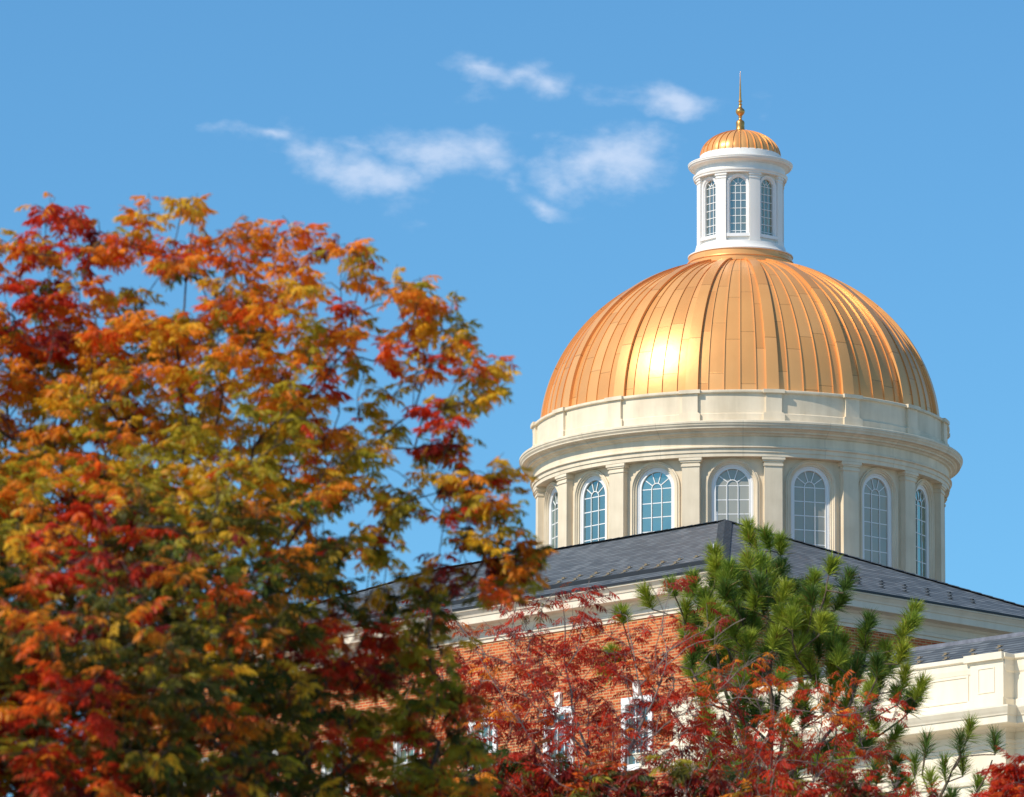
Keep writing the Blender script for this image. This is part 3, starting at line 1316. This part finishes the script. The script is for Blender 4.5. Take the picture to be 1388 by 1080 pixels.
for row in range(3):
    for i in range(7):
        u = -2.6 - i * .8 - (row % 2) * .4
        v = vb + .75 + row * .42
        p = pav(u, v, zb_ + sw * (v - vb) + .006) - orgv
        if first:
            g2.location = p
            first = False
        else:
            dup(g2, wroof, loc=p)
# ------------------------------------------------------------------ trees
def inside(poly, x, y):
    c = False
    n = len(poly)
    for i in range(n):
        x0, y0 = poly[i]
        x1, y1 = poly[(i + 1) % n]
        if (y0 > y) != (y1 > y) and x < (x1 - x0) * (y - y0) / (y1 - y0) + x0:
            c = not c
    return c


def edge_dist(poly, x, y):
    best = 1e9
    n = len(poly)
    for i in range(n):
        x0, y0 = poly[i]
        x1, y1 = poly[(i + 1) % n]
        dx, dy = x1 - x0, y1 - y0
        t = max(0, min(1, ((x - x0) * dx + (y - y0) * dy) / (dx * dx + dy * dy)))
        best = min(best, math.hypot(x - x0 - t * dx, y - y0 - t * dy))
    return best


def tube_chain(V_, F_, pts, rad, sides):
    """tapered tube along a polyline, appended to numpy-ready lists"""
    base = len(V_)
    n = len(pts)
    ref = Vector((.31, .83, .47)).normalized()
    for i in range(n):
        d = (pts[min(i + 1, n - 1)] - pts[max(i - 1, 0)])
        if d.length < 1e-9:
            d = Vector((0, 0, 1))
        d.normalize()
        a = d.cross(ref)
        if a.length < 1e-3:
            a = d.cross(Vector((1, 0, 0)))
        a.normalize()
        b = d.cross(a)
        for k in range(sides):
            t = 2 * math.pi * k / sides
            V_.append(pts[i] + (a * math.cos(t) + b * math.sin(t)) * rad[i])
    for i in range(n - 1):
        for k in range(sides):
            k2 = (k + 1) % sides
            F_.append((base + i * sides + k, base + i * sides + k2, base + (i + 1) * sides + k2, base + (i + 1) * sides + k))


def grow(limbs, att, rng, wpath=.35, up_pen=1.0, tip=.004, expo=2.3, wob=.07, rmin=.0035, rscale=1.0):
    """join every attractor to the limbs; returns polyline chains with radii and each attractor's parent position"""
    P, par = [], []
    for li, limb in enumerate(limbs):
        if li == 0:
            prev = -1
            pts = limb
        else:
            k = min(range(len(P)), key=lambda i: (P[i] - limb[0]).length)
            prev = k
            pts = limb[1:]
        for p in pts:
            P.append(p.copy())
            par.append(prev)
            prev = len(P) - 1
    npre = len(P)
    A = np.array([tuple(a) for a in att])
    n = len(A)
    path = [0.0] * npre
    for i in range(npre):
        if par[i] >= 0:
            path[i] = path[par[i]] + (P[i] - P[par[i]]).length
    best = np.full(n, 1e18)
    bp = np.zeros(n, int)
    done = np.zeros(n, bool)

    def upd(j):
        p = np.array(tuple(P[j]))
        d = A - p
        L = np.sqrt((d * d).sum(1))
        c = L + wpath * path[j] + up_pen * np.maximum(0, -d[:, 2])
        if j < 2:
            c = c + 100
        m = c < best
        best[m] = c[m]
        bp[m] = j
    for j in range(npre):
        upd(j)
    idx = {}
    for _ in range(n):
        k = int(np.argmin(np.where(done, 1e18, best)))
        done[k] = True
        P.append(Vector(A[k]))
        par.append(int(bp[k]))
        j = len(P) - 1
        path.append(path[par[j]] + (P[j] - P[par[j]]).length)
        idx[k] = j
        upd(j)
    N_ = len(P)
    cnt = [0.0] * N_
    kids = [[] for _ in range(N_)]
    for i in range(N_):
        if par[i] >= 0:
            kids[par[i]].append(i)
    for i in range(N_ - 1, -1, -1):
        if not kids[i]:
            cnt[i] = 1
        if par[i] >= 0:
            cnt[par[i]] += cnt[i]
    rad = [max(rmin, tip * rscale * c ** (1 / expo)) for c in cnt]
    chains = []
    stack = [(0, None)]
    while stack:
        i, start = stack.pop()
        pts, rr = [], []
        if start is not None:
            pts.append(P[start])
            rr.append(min(rad[start], rad[i] * 1.15))
        while True:
            pts.append(P[i])
            rr.append(rad[i])
            ks = sorted(kids[i], key=lambda k: -cnt[k])
            if not ks:
                break
            for k in ks[1:]:
                stack.append((k, i))
            i = ks[0]
        # subdivide with a little wander
        q, qr = [pts[0]], [rr[0]]
        for a in range(len(pts) - 1):
            L = (pts[a + 1] - pts[a]).length
            m = max(1, min(6, int(L / .16)))
            d = pts[a + 1] - pts[a]
            offv = Vector((rng.uniform(-1, 1), rng.uniform(-1, 1), rng.uniform(-.2, 1))) * (L * wob)
            for t in range(1, m + 1):
                f = t / m
                q.append(pts[a] + d * f + offv * math.sin(math.pi * f))
                qr.append(rr[a] + (rr[a + 1] - rr[a]) * f)
        chains.append((q, qr))
    parents = [P[par[idx[k]]] for k in range(n)]
    return chains, parents


def branch_mesh(name, chains, extra, m, parent, origin):
    V_, F_ = [], []
    for q, r in chains:
        tube_chain(V_, F_, q, r, 9 if max(r) > .05 else (6 if max(r) > .015 else 4))
    for q, r in extra:
        tube_chain(V_, F_, q, r, 3)
    me = bpy.data.meshes.new(name)
    O = Vector(origin)
    me.from_pydata([v - O for v in V_], [], F_)
    me.polygons.foreach_set('use_smooth', [True] * len(me.polygons))
    me.materials.append(m)
    o = bpy.data.objects.new(name, me)
    COL.objects.link(o)
    o.parent = parent
    return o


def leaf_template(rng, pairs=5, rach=.17, ll=.075, lw=.022, droop=.55):
    """pinnate leaf along +x: vertices, quads, and a colour weight per vertex"""
    v, f, w = [], [], []

    def rpt(t):
        return np.array((rach * t * (1 - .12 * t), 0, -rach * .35 * t * t))
    r0, r1 = rpt(0), rpt(1)
    v += [r0 + (0, .002, 0), r0 - (0, .002, 0), r1 - (0, .0012, 0), r1 + (0, .0012, 0)]
    w += [.2, .2, .2, .2]
    f.append((0, 1, 2, 3))

    def leaflet(p, d, L, wd):
        d = d / np.linalg.norm(d)
        s = np.cross(d, (0, 0, 1.0))
        if np.linalg.norm(s) < .1:
            s = np.array((0, 1.0, 0))
        s = s / np.linalg.norm(s)
        tw = rng.normal(0, .5)
        nn2 = np.cross(s, d)
        s = s * math.cos(tw) + nn2 * math.sin(tw)
        nn2 = np.cross(s, d)
        sag = np.array((0, 0, -.12 * L))
        i = len(v)
        a = p + d * L * .30 + s * wd * .5 + nn2 * wd * .22
        b = p + d * L * .30 - s * wd * .5 + nn2 * wd * .22
        a2 = p + d * L * .66 + s * wd * .42 + nn2 * wd * .2 + sag * .5
        b2 = p + d * L * .66 - s * wd * .42 + nn2 * wd * .2 + sag * .5
        m2 = p + d * L * .45 + sag * .2
        tip = p + d * L + sag
        v.extend([p, a, m2, b, a2, tip, b2])
        w.extend([.05, .45, .3, .45, .75, 1.0, .75])
        f.extend([(i, i + 2, i + 1), (i, i + 3, i + 2), (i + 1, i + 2, i + 5, i + 4), (i + 2, i + 3, i + 6, i + 5)])
    for k in range(pairs):
        t = .22 + .74 * k / max(1, pairs - 1)
        p = rpt(t)
        for s in (-1, 1):
            if rng.random() < .06:
                continue
            d = np.array((.45 + rng.normal(0, .15), s * (.85 + rng.normal(0, .15)), -droop - rng.uniform(0, .7)))
            L = ll * (.75 + .5 * math.sin(math.pi * min(1, .25 + .65 * t))) * rng.uniform(.85, 1.12)
            leaflet(p, d, L, lw * rng.uniform(.85, 1.2))
    leaflet(rpt(1), np.array((1, rng.normal(0, .2), -.6 - rng.uniform(0, .5))), ll, lw)
    return np.array(v), f, np.array(w)


def leaves_mesh(name, places, templates, m, parent, origin, rng):
    """places: (position, yaw, pitch, roll, scale, colour, second colour)"""
    nv = sum(len(templates[p[7]][0]) for p in places)
    co = np.empty((nv, 3))
    cl = np.ones((nv, 4))
    loops, starts, totals = [], [], []
    k = 0
    ls = 0
    tfl = []
    for (v, f, w) in templates:
        fl = np.array([i for q in f for i in q], int)
        ft = np.array([len(q) for q in f], int)
        tfl.append((fl, ft))
    for (pos, yaw, pitch, roll, sc, c0, c1, ti) in places:
        v, f, w = templates[ti]
        cy, sy, cp, sp, cr, sr = math.cos(yaw), math.sin(yaw), math.cos(pitch), math.sin(pitch), math.cos(roll), math.sin(roll)
        Rm = np.array(((cy, -sy, 0), (sy, cy, 0), (0, 0, 1))) @ np.array(((cp, 0, -sp), (0, 1, 0), (sp, 0, cp))) @ np.array(((1, 0, 0), (0, cr, -sr), (0, sr, cr)))
        n = len(v)
        co[k:k + n] = v * sc @ Rm.T + np.array(pos)
        ww_ = w[:, None] * .75 + rng.uniform(-.12, .12, (n, 1))
        cl[k:k + n, :3] = np.clip(np.array(c0) * (1 - ww_) + np.array(c1) * ww_, .004, .9) * rng.uniform(.85, 1.15)
        fl, ft = tfl[ti]
        loops.append(fl + k)
        totals.append(ft)
        k += n
    loops = np.concatenate(loops)
    totals = np.concatenate(totals)
    starts = np.concatenate(([0], np.cumsum(totals)[:-1]))
    me = bpy.data.meshes.new(name)
    me.vertices.add(nv)
    me.vertices.foreach_set('co', (co - np.array(origin)).astype(np.float32).ravel())
    me.loops.add(len(loops))
    me.loops.foreach_set('vertex_index', loops.astype(np.int32))
    me.polygons.add(len(totals))
    me.polygons.foreach_set('loop_start', starts.astype(np.int32))
    me.update(calc_edges=True)
    ca = me.color_attributes.new('Col', 'FLOAT_COLOR', 'POINT')
    ca.data.foreach_set('color', cl.astype(np.float32).ravel())
    me.materials.append(m)
    me.validate()
    o = bpy.data.objects.new(name, me)
    COL.objects.link(o)
    o.parent = parent
    return o


from mathutils import noise as mnoise
RED, ORED, ORANGE, GOLD_, OLIVE, GREEN, MAROON = (.66, .05, .015), (.84, .15, .018), (.88, .31, .025), (.86, .52, .035), (.46, .38, .03), (.17, .21, .025), (.24, .02, .018)
BRED, BOR, BMAR = (.62, .042, .014), (.72, .14, .02), (.27, .02, .012)
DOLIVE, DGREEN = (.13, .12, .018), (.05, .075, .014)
PINKR = (.52, .075, .045)


def tree_root(name, base, label, cat, group=None):
    o = bpy.data.objects.new(name, None)
    COL.objects.link(o)
    o.location = base
    tag(o, label, cat, group)
    return o


def leafy_tree(name, label, cat, poly, depth, thick, n, density, limbs_px, palette, seed, leaf=(.17, .075, .022, 5), twigs=3, per=4, spray=.20, bark=BARKD,
               leaf_frac=1.0, dshift=None, pxm=190.0, group=None, up_pen=1.0, lscale=1.0, tip=.004, extra_pts=()):
    rr = random.Random(seed)
    rng = np.random.default_rng(seed)
    xs = [p[0] for p in poly]
    ys = [p[1] for p in poly]
    att, meta = [], []
    for (ex, ey) in extra_pts:
        att.append(at(ex, ey, depth + rr.uniform(-.4, .4)))
        meta.append((ex, ey))
    tries = 0
    cand = []
    arr = np.empty((n + 400, 3))
    na = 0
    for p in att:
        arr[na] = tuple(p)
        na += 1
    while len(att) < n and tries < 200000:
        tries += 1
        x, y = rr.uniform(min(xs), max(xs)), rr.uniform(min(ys), max(ys))
        if not inside(poly, x, y):
            continue
        if rr.random() > density(x, y):
            continue
        T = min(thick, .2 + edge_dist(poly, x, y) / pxm * .85)
        Y = depth + rr.uniform(-1, 1) * T + (dshift(x, y) if dshift else 0)
        p = at(x, y, Y)
        cand.append((p, (x, y)))
        if len(cand) < 5:
            continue
        if na:
            A_ = arr[:na]
            ds = [((A_ - np.array(tuple(c[0]))) ** 2).sum(1).min() for c in cand]
            bi = int(np.argmax(ds))
        else:
            bi = 0
        att.append(cand[bi][0])
        meta.append(cand[bi][1])
        arr[na] = tuple(cand[bi][0])
        na += 1
        cand = []
    limbs = []
    for li, l in enumerate(limbs_px):
        pts = [at(x, y, depth + dy) for x, y, dy in l]
        if li == 0:
            pts = [Vector((pts[0].x, pts[0].y, -.1)), Vector((pts[0].x, pts[0].y, pts[0].z * .5))] + pts
        dense = [pts[0]]
        for a, b in zip(pts, pts[1:]):
            m = max(1, min(12, int((b - a).length / .35)))
            dense += [a + (b - a) * ((t + 1) / m) for t in range(m)]
        limbs.append(dense)
    base = Vector((limbs[0][0].x, limbs[0][0].y, 0))
    root = tree_root(name, base, label, cat, group)
    chains, parents = grow(limbs, att, rr, up_pen=up_pen, tip=tip)
    templates = [leaf_template(rng, leaf[3] + rng.integers(-1, 2), leaf[0], leaf[1], leaf[2]) for _ in range(14)]
    places, extra = [], []
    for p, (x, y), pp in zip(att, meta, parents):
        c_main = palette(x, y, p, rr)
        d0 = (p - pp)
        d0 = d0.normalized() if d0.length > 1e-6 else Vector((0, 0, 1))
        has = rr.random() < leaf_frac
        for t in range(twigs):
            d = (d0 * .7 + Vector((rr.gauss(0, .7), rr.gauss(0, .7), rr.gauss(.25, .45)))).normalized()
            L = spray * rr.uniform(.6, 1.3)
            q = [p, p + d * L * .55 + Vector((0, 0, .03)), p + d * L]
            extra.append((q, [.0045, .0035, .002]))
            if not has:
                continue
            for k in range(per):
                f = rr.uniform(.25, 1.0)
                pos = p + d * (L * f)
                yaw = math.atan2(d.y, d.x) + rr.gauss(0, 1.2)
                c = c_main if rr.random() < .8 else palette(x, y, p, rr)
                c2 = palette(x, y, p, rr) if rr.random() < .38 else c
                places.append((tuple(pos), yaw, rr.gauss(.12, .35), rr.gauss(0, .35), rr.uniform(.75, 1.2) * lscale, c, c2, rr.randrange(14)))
    branch_mesh('trunk', chains, extra, bark, root, base)
    leaves_mesh('crown', places, templates, LEAF, root, base, rng)
    return root


def pick(rr, opts):
    t = sum(w for w, c in opts)
    v = rr.random() * t
    for w, c in opts:
        v -= w
        if v <= 0:
            return c
    return opts[-1][1]


# --- big autumn tree at the left
POLY_A = [(-560, 560), (-500, 360), (-380, 270), (-230, 262), (-90, 295), (0, 322), (60, 296), (130, 304), (190, 288), (262, 280), (330, 318), (415, 320), (472, 336), (486, 356), (496, 395), (530, 425), (560, 420), (590, 440),
          (575, 480), (580, 530), (585, 570), (590, 610), (605, 660), (630, 700), (650, 745), (645, 790), (615, 825), (610, 900), (635, 960), (650, 1040), (650, 1120), (610, 1300), (400, 1480),
          (0, 1520), (-350, 1400), (-520, 1000), (-520, 650)]


def sstep(a, b, x):
    t = max(0.0, min(1.0, (x - a) / (b - a)))
    return t * t * (3 - 2 * t)


def dens_a(x, y):
    d = .62 + .38 * sstep(560, 800, y)
    d *= 1 - .88 * sstep(380, 520, x) * (1 - sstep(800, 900, y))
    for (hx, hy, hr) in ((395, 650, 34), (480, 690, 40), (90, 370, 26), (180, 385, 30), (205, 545, 30), (330, 560, 40), (640, 730, 40), (600, 740, 40)):
        if math.hypot(x - hx, y - hy) < hr:
            d *= .12
    return d


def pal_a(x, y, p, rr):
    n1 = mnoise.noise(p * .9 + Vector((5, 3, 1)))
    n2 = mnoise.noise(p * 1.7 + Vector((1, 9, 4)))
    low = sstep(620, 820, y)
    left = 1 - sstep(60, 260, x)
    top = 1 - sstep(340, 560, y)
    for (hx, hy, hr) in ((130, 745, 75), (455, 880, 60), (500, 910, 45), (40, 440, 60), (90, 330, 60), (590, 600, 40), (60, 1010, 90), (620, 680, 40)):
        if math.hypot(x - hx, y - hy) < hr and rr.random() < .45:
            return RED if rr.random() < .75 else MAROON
    shade_leaf = rr.random() < low * .85 * (1 - .7 * sstep(430, 560, x))  # lower leaves darkened: crown shade put into the colour, beside real dark greens
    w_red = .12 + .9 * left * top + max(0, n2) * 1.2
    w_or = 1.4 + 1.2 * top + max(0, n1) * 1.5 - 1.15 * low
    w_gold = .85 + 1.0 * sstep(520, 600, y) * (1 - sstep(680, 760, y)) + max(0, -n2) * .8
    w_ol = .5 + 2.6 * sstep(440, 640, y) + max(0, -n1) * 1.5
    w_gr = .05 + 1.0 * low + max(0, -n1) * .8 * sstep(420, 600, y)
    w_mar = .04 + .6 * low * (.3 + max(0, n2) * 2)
    return pick(rr, [(w_red, RED), (w_red * .8 + .4, ORED), (w_or, ORANGE), (w_gold * (1 - .6 * low), GOLD_), (w_ol, DOLIVE if shade_leaf else OLIVE), (w_gr * 1.2, DGREEN if shade_leaf else GREEN), (w_mar * 1.3, MAROON)])


EXTRA_A = [(700, 745), (705, 765), (695, 785), (680, 700), (672, 650), (650, 520), (655, 505), (700, 780), (640, 480), (610, 430), (245, 293), (195, 303), (62, 308), (110, 304), (460, 343), (475, 338), (535, 400), (547, 396), (572, 410), (590, 420), (602, 478), (624, 508), (650, 513), (652, 543), (582, 498), (602, 553), (617, 583),
           (662, 648), (652, 663), (697, 768), (684, 753), (667, 798), (660, 708), (677, 778), (607, 598), (587, 648), (642, 698), (552, 448), (550, 448), (562, 508), (532, 538), (572, 568), (602, 618), (547, 478), (550, 588), (562, 608), (617, 478), (627, 548), (612, 633), (622, 668), (667, 678), (677, 723), (692, 783), (652, 768), (627, 743), (637, 788), (602, 708), (592, 668), (577, 628), (612, 698), (662, 738), (682, 798), (652, 808), (617, 808), (592, 778), (602, 448), (562, 428), (537, 408), (510, 388), (495, 358)]
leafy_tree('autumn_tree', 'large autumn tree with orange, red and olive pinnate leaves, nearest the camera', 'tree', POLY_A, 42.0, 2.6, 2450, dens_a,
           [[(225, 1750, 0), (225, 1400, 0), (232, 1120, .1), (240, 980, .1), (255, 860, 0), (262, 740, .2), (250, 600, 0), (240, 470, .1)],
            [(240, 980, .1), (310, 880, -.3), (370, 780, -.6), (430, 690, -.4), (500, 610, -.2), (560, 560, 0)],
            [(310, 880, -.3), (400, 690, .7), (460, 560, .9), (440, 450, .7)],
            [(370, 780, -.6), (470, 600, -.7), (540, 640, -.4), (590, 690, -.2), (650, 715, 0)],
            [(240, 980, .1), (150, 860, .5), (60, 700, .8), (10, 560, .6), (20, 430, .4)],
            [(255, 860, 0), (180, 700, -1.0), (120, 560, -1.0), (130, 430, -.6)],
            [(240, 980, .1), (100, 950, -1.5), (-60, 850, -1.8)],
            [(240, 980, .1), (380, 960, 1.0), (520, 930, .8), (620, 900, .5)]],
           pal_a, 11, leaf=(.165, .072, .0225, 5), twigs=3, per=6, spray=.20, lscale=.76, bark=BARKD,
           dshift=lambda x, y: -4.0 * sstep(560, 900, y) * (1 - sstep(200, 520, x)) - 1.6 * (1 - sstep(-350, 0, x)) * (1 - sstep(560, 900, y)), extra_pts=EXTRA_A, tip=.0038)  # unseen left crown shaped forward so that it shades the lower leaves

# --- red tree in front of the brick wall
POLY_B = [(545, 850), (600, 800), (660, 830), (715, 805), (770, 800), (835, 825), (900, 800), (955, 845), (1010, 900), (1100, 925), (1205, 935), (1215, 985), (1190, 1030), (1250, 1080), (1260, 1200), (1000, 1350),
          (800, 1350), (650, 1250), (560, 1050), (530, 930)]


def dens_b(x, y):
    d = .5 + .5 * sstep(880, 1000, y)
    if x > 940 and y < 1010:
        d *= .62
    if 940 < x < 1000 and 780 < y < 860:
        d *= .3
    return d


def pal_b(x, y, p, rr):
    o = sstep(880, 960, x) * (1 - sstep(930, 1000, y))
    return pick(rr, [(1.2, BRED), (.55, PINKR), (.25 + .8 * o, BOR), (.6, BMAR), (.05 + .3 * o, ORANGE), (.08, DOLIVE)])


leafy_tree('red_tree', 'thin crimson tree with bare grey twigs in front of the sunlit brick wall', 'tree', POLY_B, 76.0, 1.6, 640, dens_b,
           [[(838, 1500, -0.7), (838, 1250, -0.7), (838, 1100, -0.7), (848, 1025, -0.7), (872, 975, -0.7), (893, 930, -0.7), (903, 902, -0.7), (930, 878, -0.8), (968, 866, -0.9), (1010, 838, -1.0)],
            [(872, 975, -0.7), (866, 930, -0.4), (858, 880, -0.3), (850, 835, -0.2)],
            [(893, 930, -0.7), (888, 880, -1.0), (900, 830, -1.1), (880, 790, -1.2)],
            [(848, 1025, -0.7), (930, 965, -1.1), (1000, 945, -1.3), (1060, 960, -1.4), (1150, 970, -1.3), (1200, 950, -1.2)],
            [(838, 1100, -0.7), (800, 1030, -0.3), (775, 960, -0.1), (765, 880, 0.0), (762, 815, 0.0)],
            [(838, 1100, -0.7), (740, 1030, -1.0), (690, 960, -1.2), (650, 890, -1.3), (610, 830, -1.3)],
            [(800, 1030, -0.3), (730, 940, -0.5), (690, 870, -0.6), (700, 815, -0.6)],
            [(838, 1100, -0.7), (940, 1060, -0.3), (1060, 1030, -0.2), (1180, 1040, -0.3)]],
           pal_b, 23, group='red sumac trees before the library', leaf=(.18, .075, .0155, 5), twigs=4, per=3, spray=.36, bark=BARKG, leaf_frac=.74, pxm=117.0, tip=.0052)

# --- dark red and olive growth along the bottom
POLY_D = [(560, 1035), (640, 1015), (720, 1035), (800, 1048), (900, 1045), (1000, 1060), (1100, 1065), (1200, 1075), (1270, 1085), (1300, 1200), (1000, 1320), (600, 1320), (540, 1150)]
leafy_tree('sumac_tree', 'dense low tree of dark red and olive leaves filling the bottom centre', 'tree', POLY_D, 60.0, 1.3, 420, lambda x, y: 1 - .5 * sstep(1100, 1300, y),
           [[(930, 1700, 0), (930, 1400, 0), (930, 1250, 0), (930, 1100, 0)], [(930, 1250, 0), (760, 1130, 0), (640, 1060, 0)], [(930, 1250, 0), (1080, 1120, 0), (1220, 1060, 0)], [(930, 1250, 0), (830, 1060, .3)]],
           lambda x, y, p, rr: pick(rr, [(.6, BRED), (1.5, BMAR), (.2, BOR), (.3, OLIVE), (.5 + .8 * (1 - sstep(700, 950, x)), DOLIVE), (.8, DGREEN), (.12, ORANGE)]),
           31, leaf=(.19, .085, .021, 5), twigs=3, per=4, spray=.24, bark=BARKG, pxm=133.0, tip=.005)

POLY_C = [(1300, 1100), (1325, 1080), (1350, 1072), (1370, 1052), (1395, 1035), (1450, 1030), (1510, 1100), (1450, 1250), (1300, 1200), (1270, 1110)]
leafy_tree('red_tree', 'bright red sumac tree reaching into the bottom right corner below the cream wing', 'tree', POLY_C, 62.0, 1.0, 150, lambda x, y: 1.0,
           [[(1400, 1700, 0), (1400, 1400, 0), (1395, 1200, 0), (1390, 1080, 0)], [(1395, 1200, 0), (1330, 1090, 0)]],
           lambda x, y, p, rr: pick(rr, [(1.5, BRED), (.6, BOR), (.5, PINKR), (.5, BMAR)]),
           41, group='red sumac trees before the library', leaf=(.22, .075, .018, 7), twigs=3, per=4, spray=.24, bark=BARKG, pxm=129.0)


# --- pines
def pine(name, label, tufts, limbs_px, depth, seed, fill=0, fill_poly=None, nl=.235, nneed=330):
    rr = random.Random(seed)
    rng = np.random.default_rng(seed)
    att = [at(x, y, depth + rr.uniform(-.9, .9)) for x, y in tufts]
    k = 0
    while k < fill:
        x, y = rr.uniform(900, 1270), rr.uniform(760, 1110)
        if inside(fill_poly, x, y):
            att.append(at(x, y, depth + rr.uniform(-1.2, 1.3)))
            k += 1
    limbs = []
    for li, l in enumerate(limbs_px):
        pts = [at(x, y, depth + dy) for x, y, dy in l]
        if li == 0:
            pts = [Vector((pts[0].x, pts[0].y, -.1)), Vector((pts[0].x, pts[0].y, pts[0].z * .5))] + pts
        dense = [pts[0]]
        for a, b in zip(pts, pts[1:]):
            m = max(1, min(12, int((b - a).length / .3)))
            dense += [a + (b - a) * ((t + 1) / m) for t in range(m)]
        limbs.append(dense)
    base = Vector((limbs[0][0].x, limbs[0][0].y, 0))
    root = tree_root(name, base, label, 'pine tree', 'pine trees before the library')
    # branches start a little below each tuft
    starts, dirs = [], []
    axis = Vector((limbs[0][-1].x, limbs[0][-1].y, 0))
    for p in att:
        o = p - axis
        o.z = 0
        d = (Vector((0, 0, 1.0)) + o * .2 + Vector((rr.gauss(0, .25), rr.gauss(0, .25), 0))).normalized()
        starts.append(p - d * .16)
        dirs.append(d)
    chains, par = grow(limbs, starts, rr, wpath=.25, up_pen=2.2, tip=.010, expo=2.4, rmin=.008)
    extra = []
    vs, fs, cs = [], [], []
    for p, d in zip(starts, dirs):
        L = rr.uniform(.16, .30)
        extra.append(([p, p + d * L * .5, p + d * L], [.011, .009, .005]))
        a = d.cross(Vector((.3, .8, .1))).normalized()
        b = d.cross(a)
        hue = rr.random()
        old = rr.random() < .35
        c0 = np.array((.09, .16, .025)) if old else np.array((.21 + .14 * hue, .31 + .08 * hue, .035))
        for k in range(nneed):
            f = rr.random() ** .8
            s = p + d * (L * f)
            t = rr.uniform(0, 2 * math.pi)
            th = R(rr.uniform(18, 82) * (1.12 - .6 * f))
            nd = d * math.cos(th) + (a * math.cos(t) + b * math.sin(t)) * math.sin(th)
            ln = nl * rr.uniform(.75, 1.15)
            side = nd.cross(Vector((rr.gauss(0, 1), rr.gauss(0, 1), rr.gauss(0, 1)))).normalized() * .0042
            mid = s + nd * ln * .55
            e = s + nd * ln + Vector((0, 0, -.012)) + (a * math.cos(t) + b * math.sin(t)) * .012
            i = len(vs)
            vs.extend([s - side, s + side, mid + side, mid - side, e])
            fs.extend([(i, i + 1, i + 2, i + 3), (i + 3, i + 2, i + 4)])
            g_ = rr.uniform(.7, 1.25)
            base_c = c0 * g_ if rr.random() > .05 else np.array((.22, .12, .03))
            cs.extend([base_c * .9] * 2 + [base_c] * 2 + [base_c * 1.1])
    branch_mesh('trunk', chains, extra, BARKP, root, base)
    me = bpy.data.meshes.new('needles')
    me.from_pydata([v - base for v in vs], [], fs)
    ca = me.color_attributes.new('Col', 'FLOAT_COLOR', 'POINT')
    ca.data.foreach_set('color', np.concatenate([np.array(cs), np.ones((len(cs), 1))], 1).astype(np.float32).ravel())
    me.materials.append(NEEDLE)
    o = bpy.data.objects.new('needles', me)
    COL.objects.link(o)
    o.parent = root
    return root


TUFTS = [(969, 757), (968, 788), (941, 790), (1021, 735), (1040, 733), (1058, 738), (1014, 760), (1030, 762), (1058, 772), (1005, 780), (1045, 790), (1103, 790), (1127, 766), (1148, 790), (1139, 815), (1118, 812),
         (1100, 808), (1177, 845), (1172, 872), (1237, 832), (1225, 860), (1222, 886), (1235, 845), (1077, 824), (1056, 852), (1095, 833), (1023, 815), (1047, 815), (1089, 857), (1127, 902), (1154, 899), (1127, 869),
         (1201, 880), (1184, 938), (1157, 926), (1225, 922), (1246, 937), (1231, 952), (1178, 955), (1092, 975), (1050, 960), (1012, 1027), (1106, 1038), (1172, 1008), (1213, 1037), (1219, 1058), (1077, 889), (1106, 922),
         (1062, 835), (1192, 925), (1150, 950), (911, 795), (935, 800), (964, 820), (988, 812), (843, 833), (878, 812), (832, 886), (821, 910), (967, 866), (944, 880), (970, 904), (950, 940), (990, 850), (1005, 870),
         (1020, 840), (1015, 900), (1040, 880), (1110, 880), (1140, 880), (1160, 910), (1075, 800), (1090, 800), (1015, 722), (985, 795), (955, 815), (930, 830), (945, 845), (975, 840), (985, 865), (1000, 835), (960, 900), (935, 870), (1025, 850), (1035, 820), (1060, 810), (1010, 800), (1120, 845), (1085, 870), (1060, 905), (1030, 910)]
FILLP = [(935, 810), (975, 765), (1020, 745), (1060, 760), (1120, 830), (1190, 890), (1240, 950), (1245, 1100), (1150, 1120), (960, 1120), (950, 1000), (925, 880)]
pine('pine_tree', 'tall green pine with long needles standing in front of the hip roof corner', TUFTS,
     [[(1040, 1600, 0), (1040, 1300, 0), (1042, 1080, 0), (1046, 980, 0), (1044, 900, 0), (1040, 830, 0), (1039, 770, 0)],
      [(1042, 1080, 0), (1068, 985, -.2), (1085, 930, -.3), (1098, 880, -.35), (1108, 835, -.4), (1120, 800, -.4)],
      [(1042, 1080, 0), (1110, 1010, -.4), (1150, 960, -.5), (1170, 905, -.5), (1195, 885, -.5), (1220, 880, -.5)],
      [(1110, 1010, -.4), (1180, 975, -.6), (1235, 945, -.6)],
      [(1042, 1080, 0), (1000, 990, .3), (975, 910, .4), (965, 840, .4)],
      [(1042, 1080, 0), (930, 990, .5), (860, 900, .5)]],
     83.0, 5, fill=125, fill_poly=FILLP)
pine('pine_tree', 'young green pine with open sprigs in front of the cream wing, lower right', [(1255, 1014), (1314, 990), (1302, 1011), (1305, 1037), (1348, 1008), (1281, 1046), (1240, 1040), (1262, 1060), (1325, 1070), (1230, 1075), (1290, 1080), (1350, 1060), (1200, 1090),
                                                                                                  (1270, 1110), (1330, 1120), (1300, 1150), (1240, 1130)],
     [[(1275, 1600, 0), (1275, 1300, 0), (1270, 1150, 0), (1268, 1090, 0), (1290, 1045, 0), (1308, 1010, 0)], [(1268, 1090, 0), (1250, 1050, 0), (1253, 1025, 0)], [(1270, 1150, 0), (1320, 1080, 0), (1345, 1030, 0)]], 82.0, 9, nneed=170)
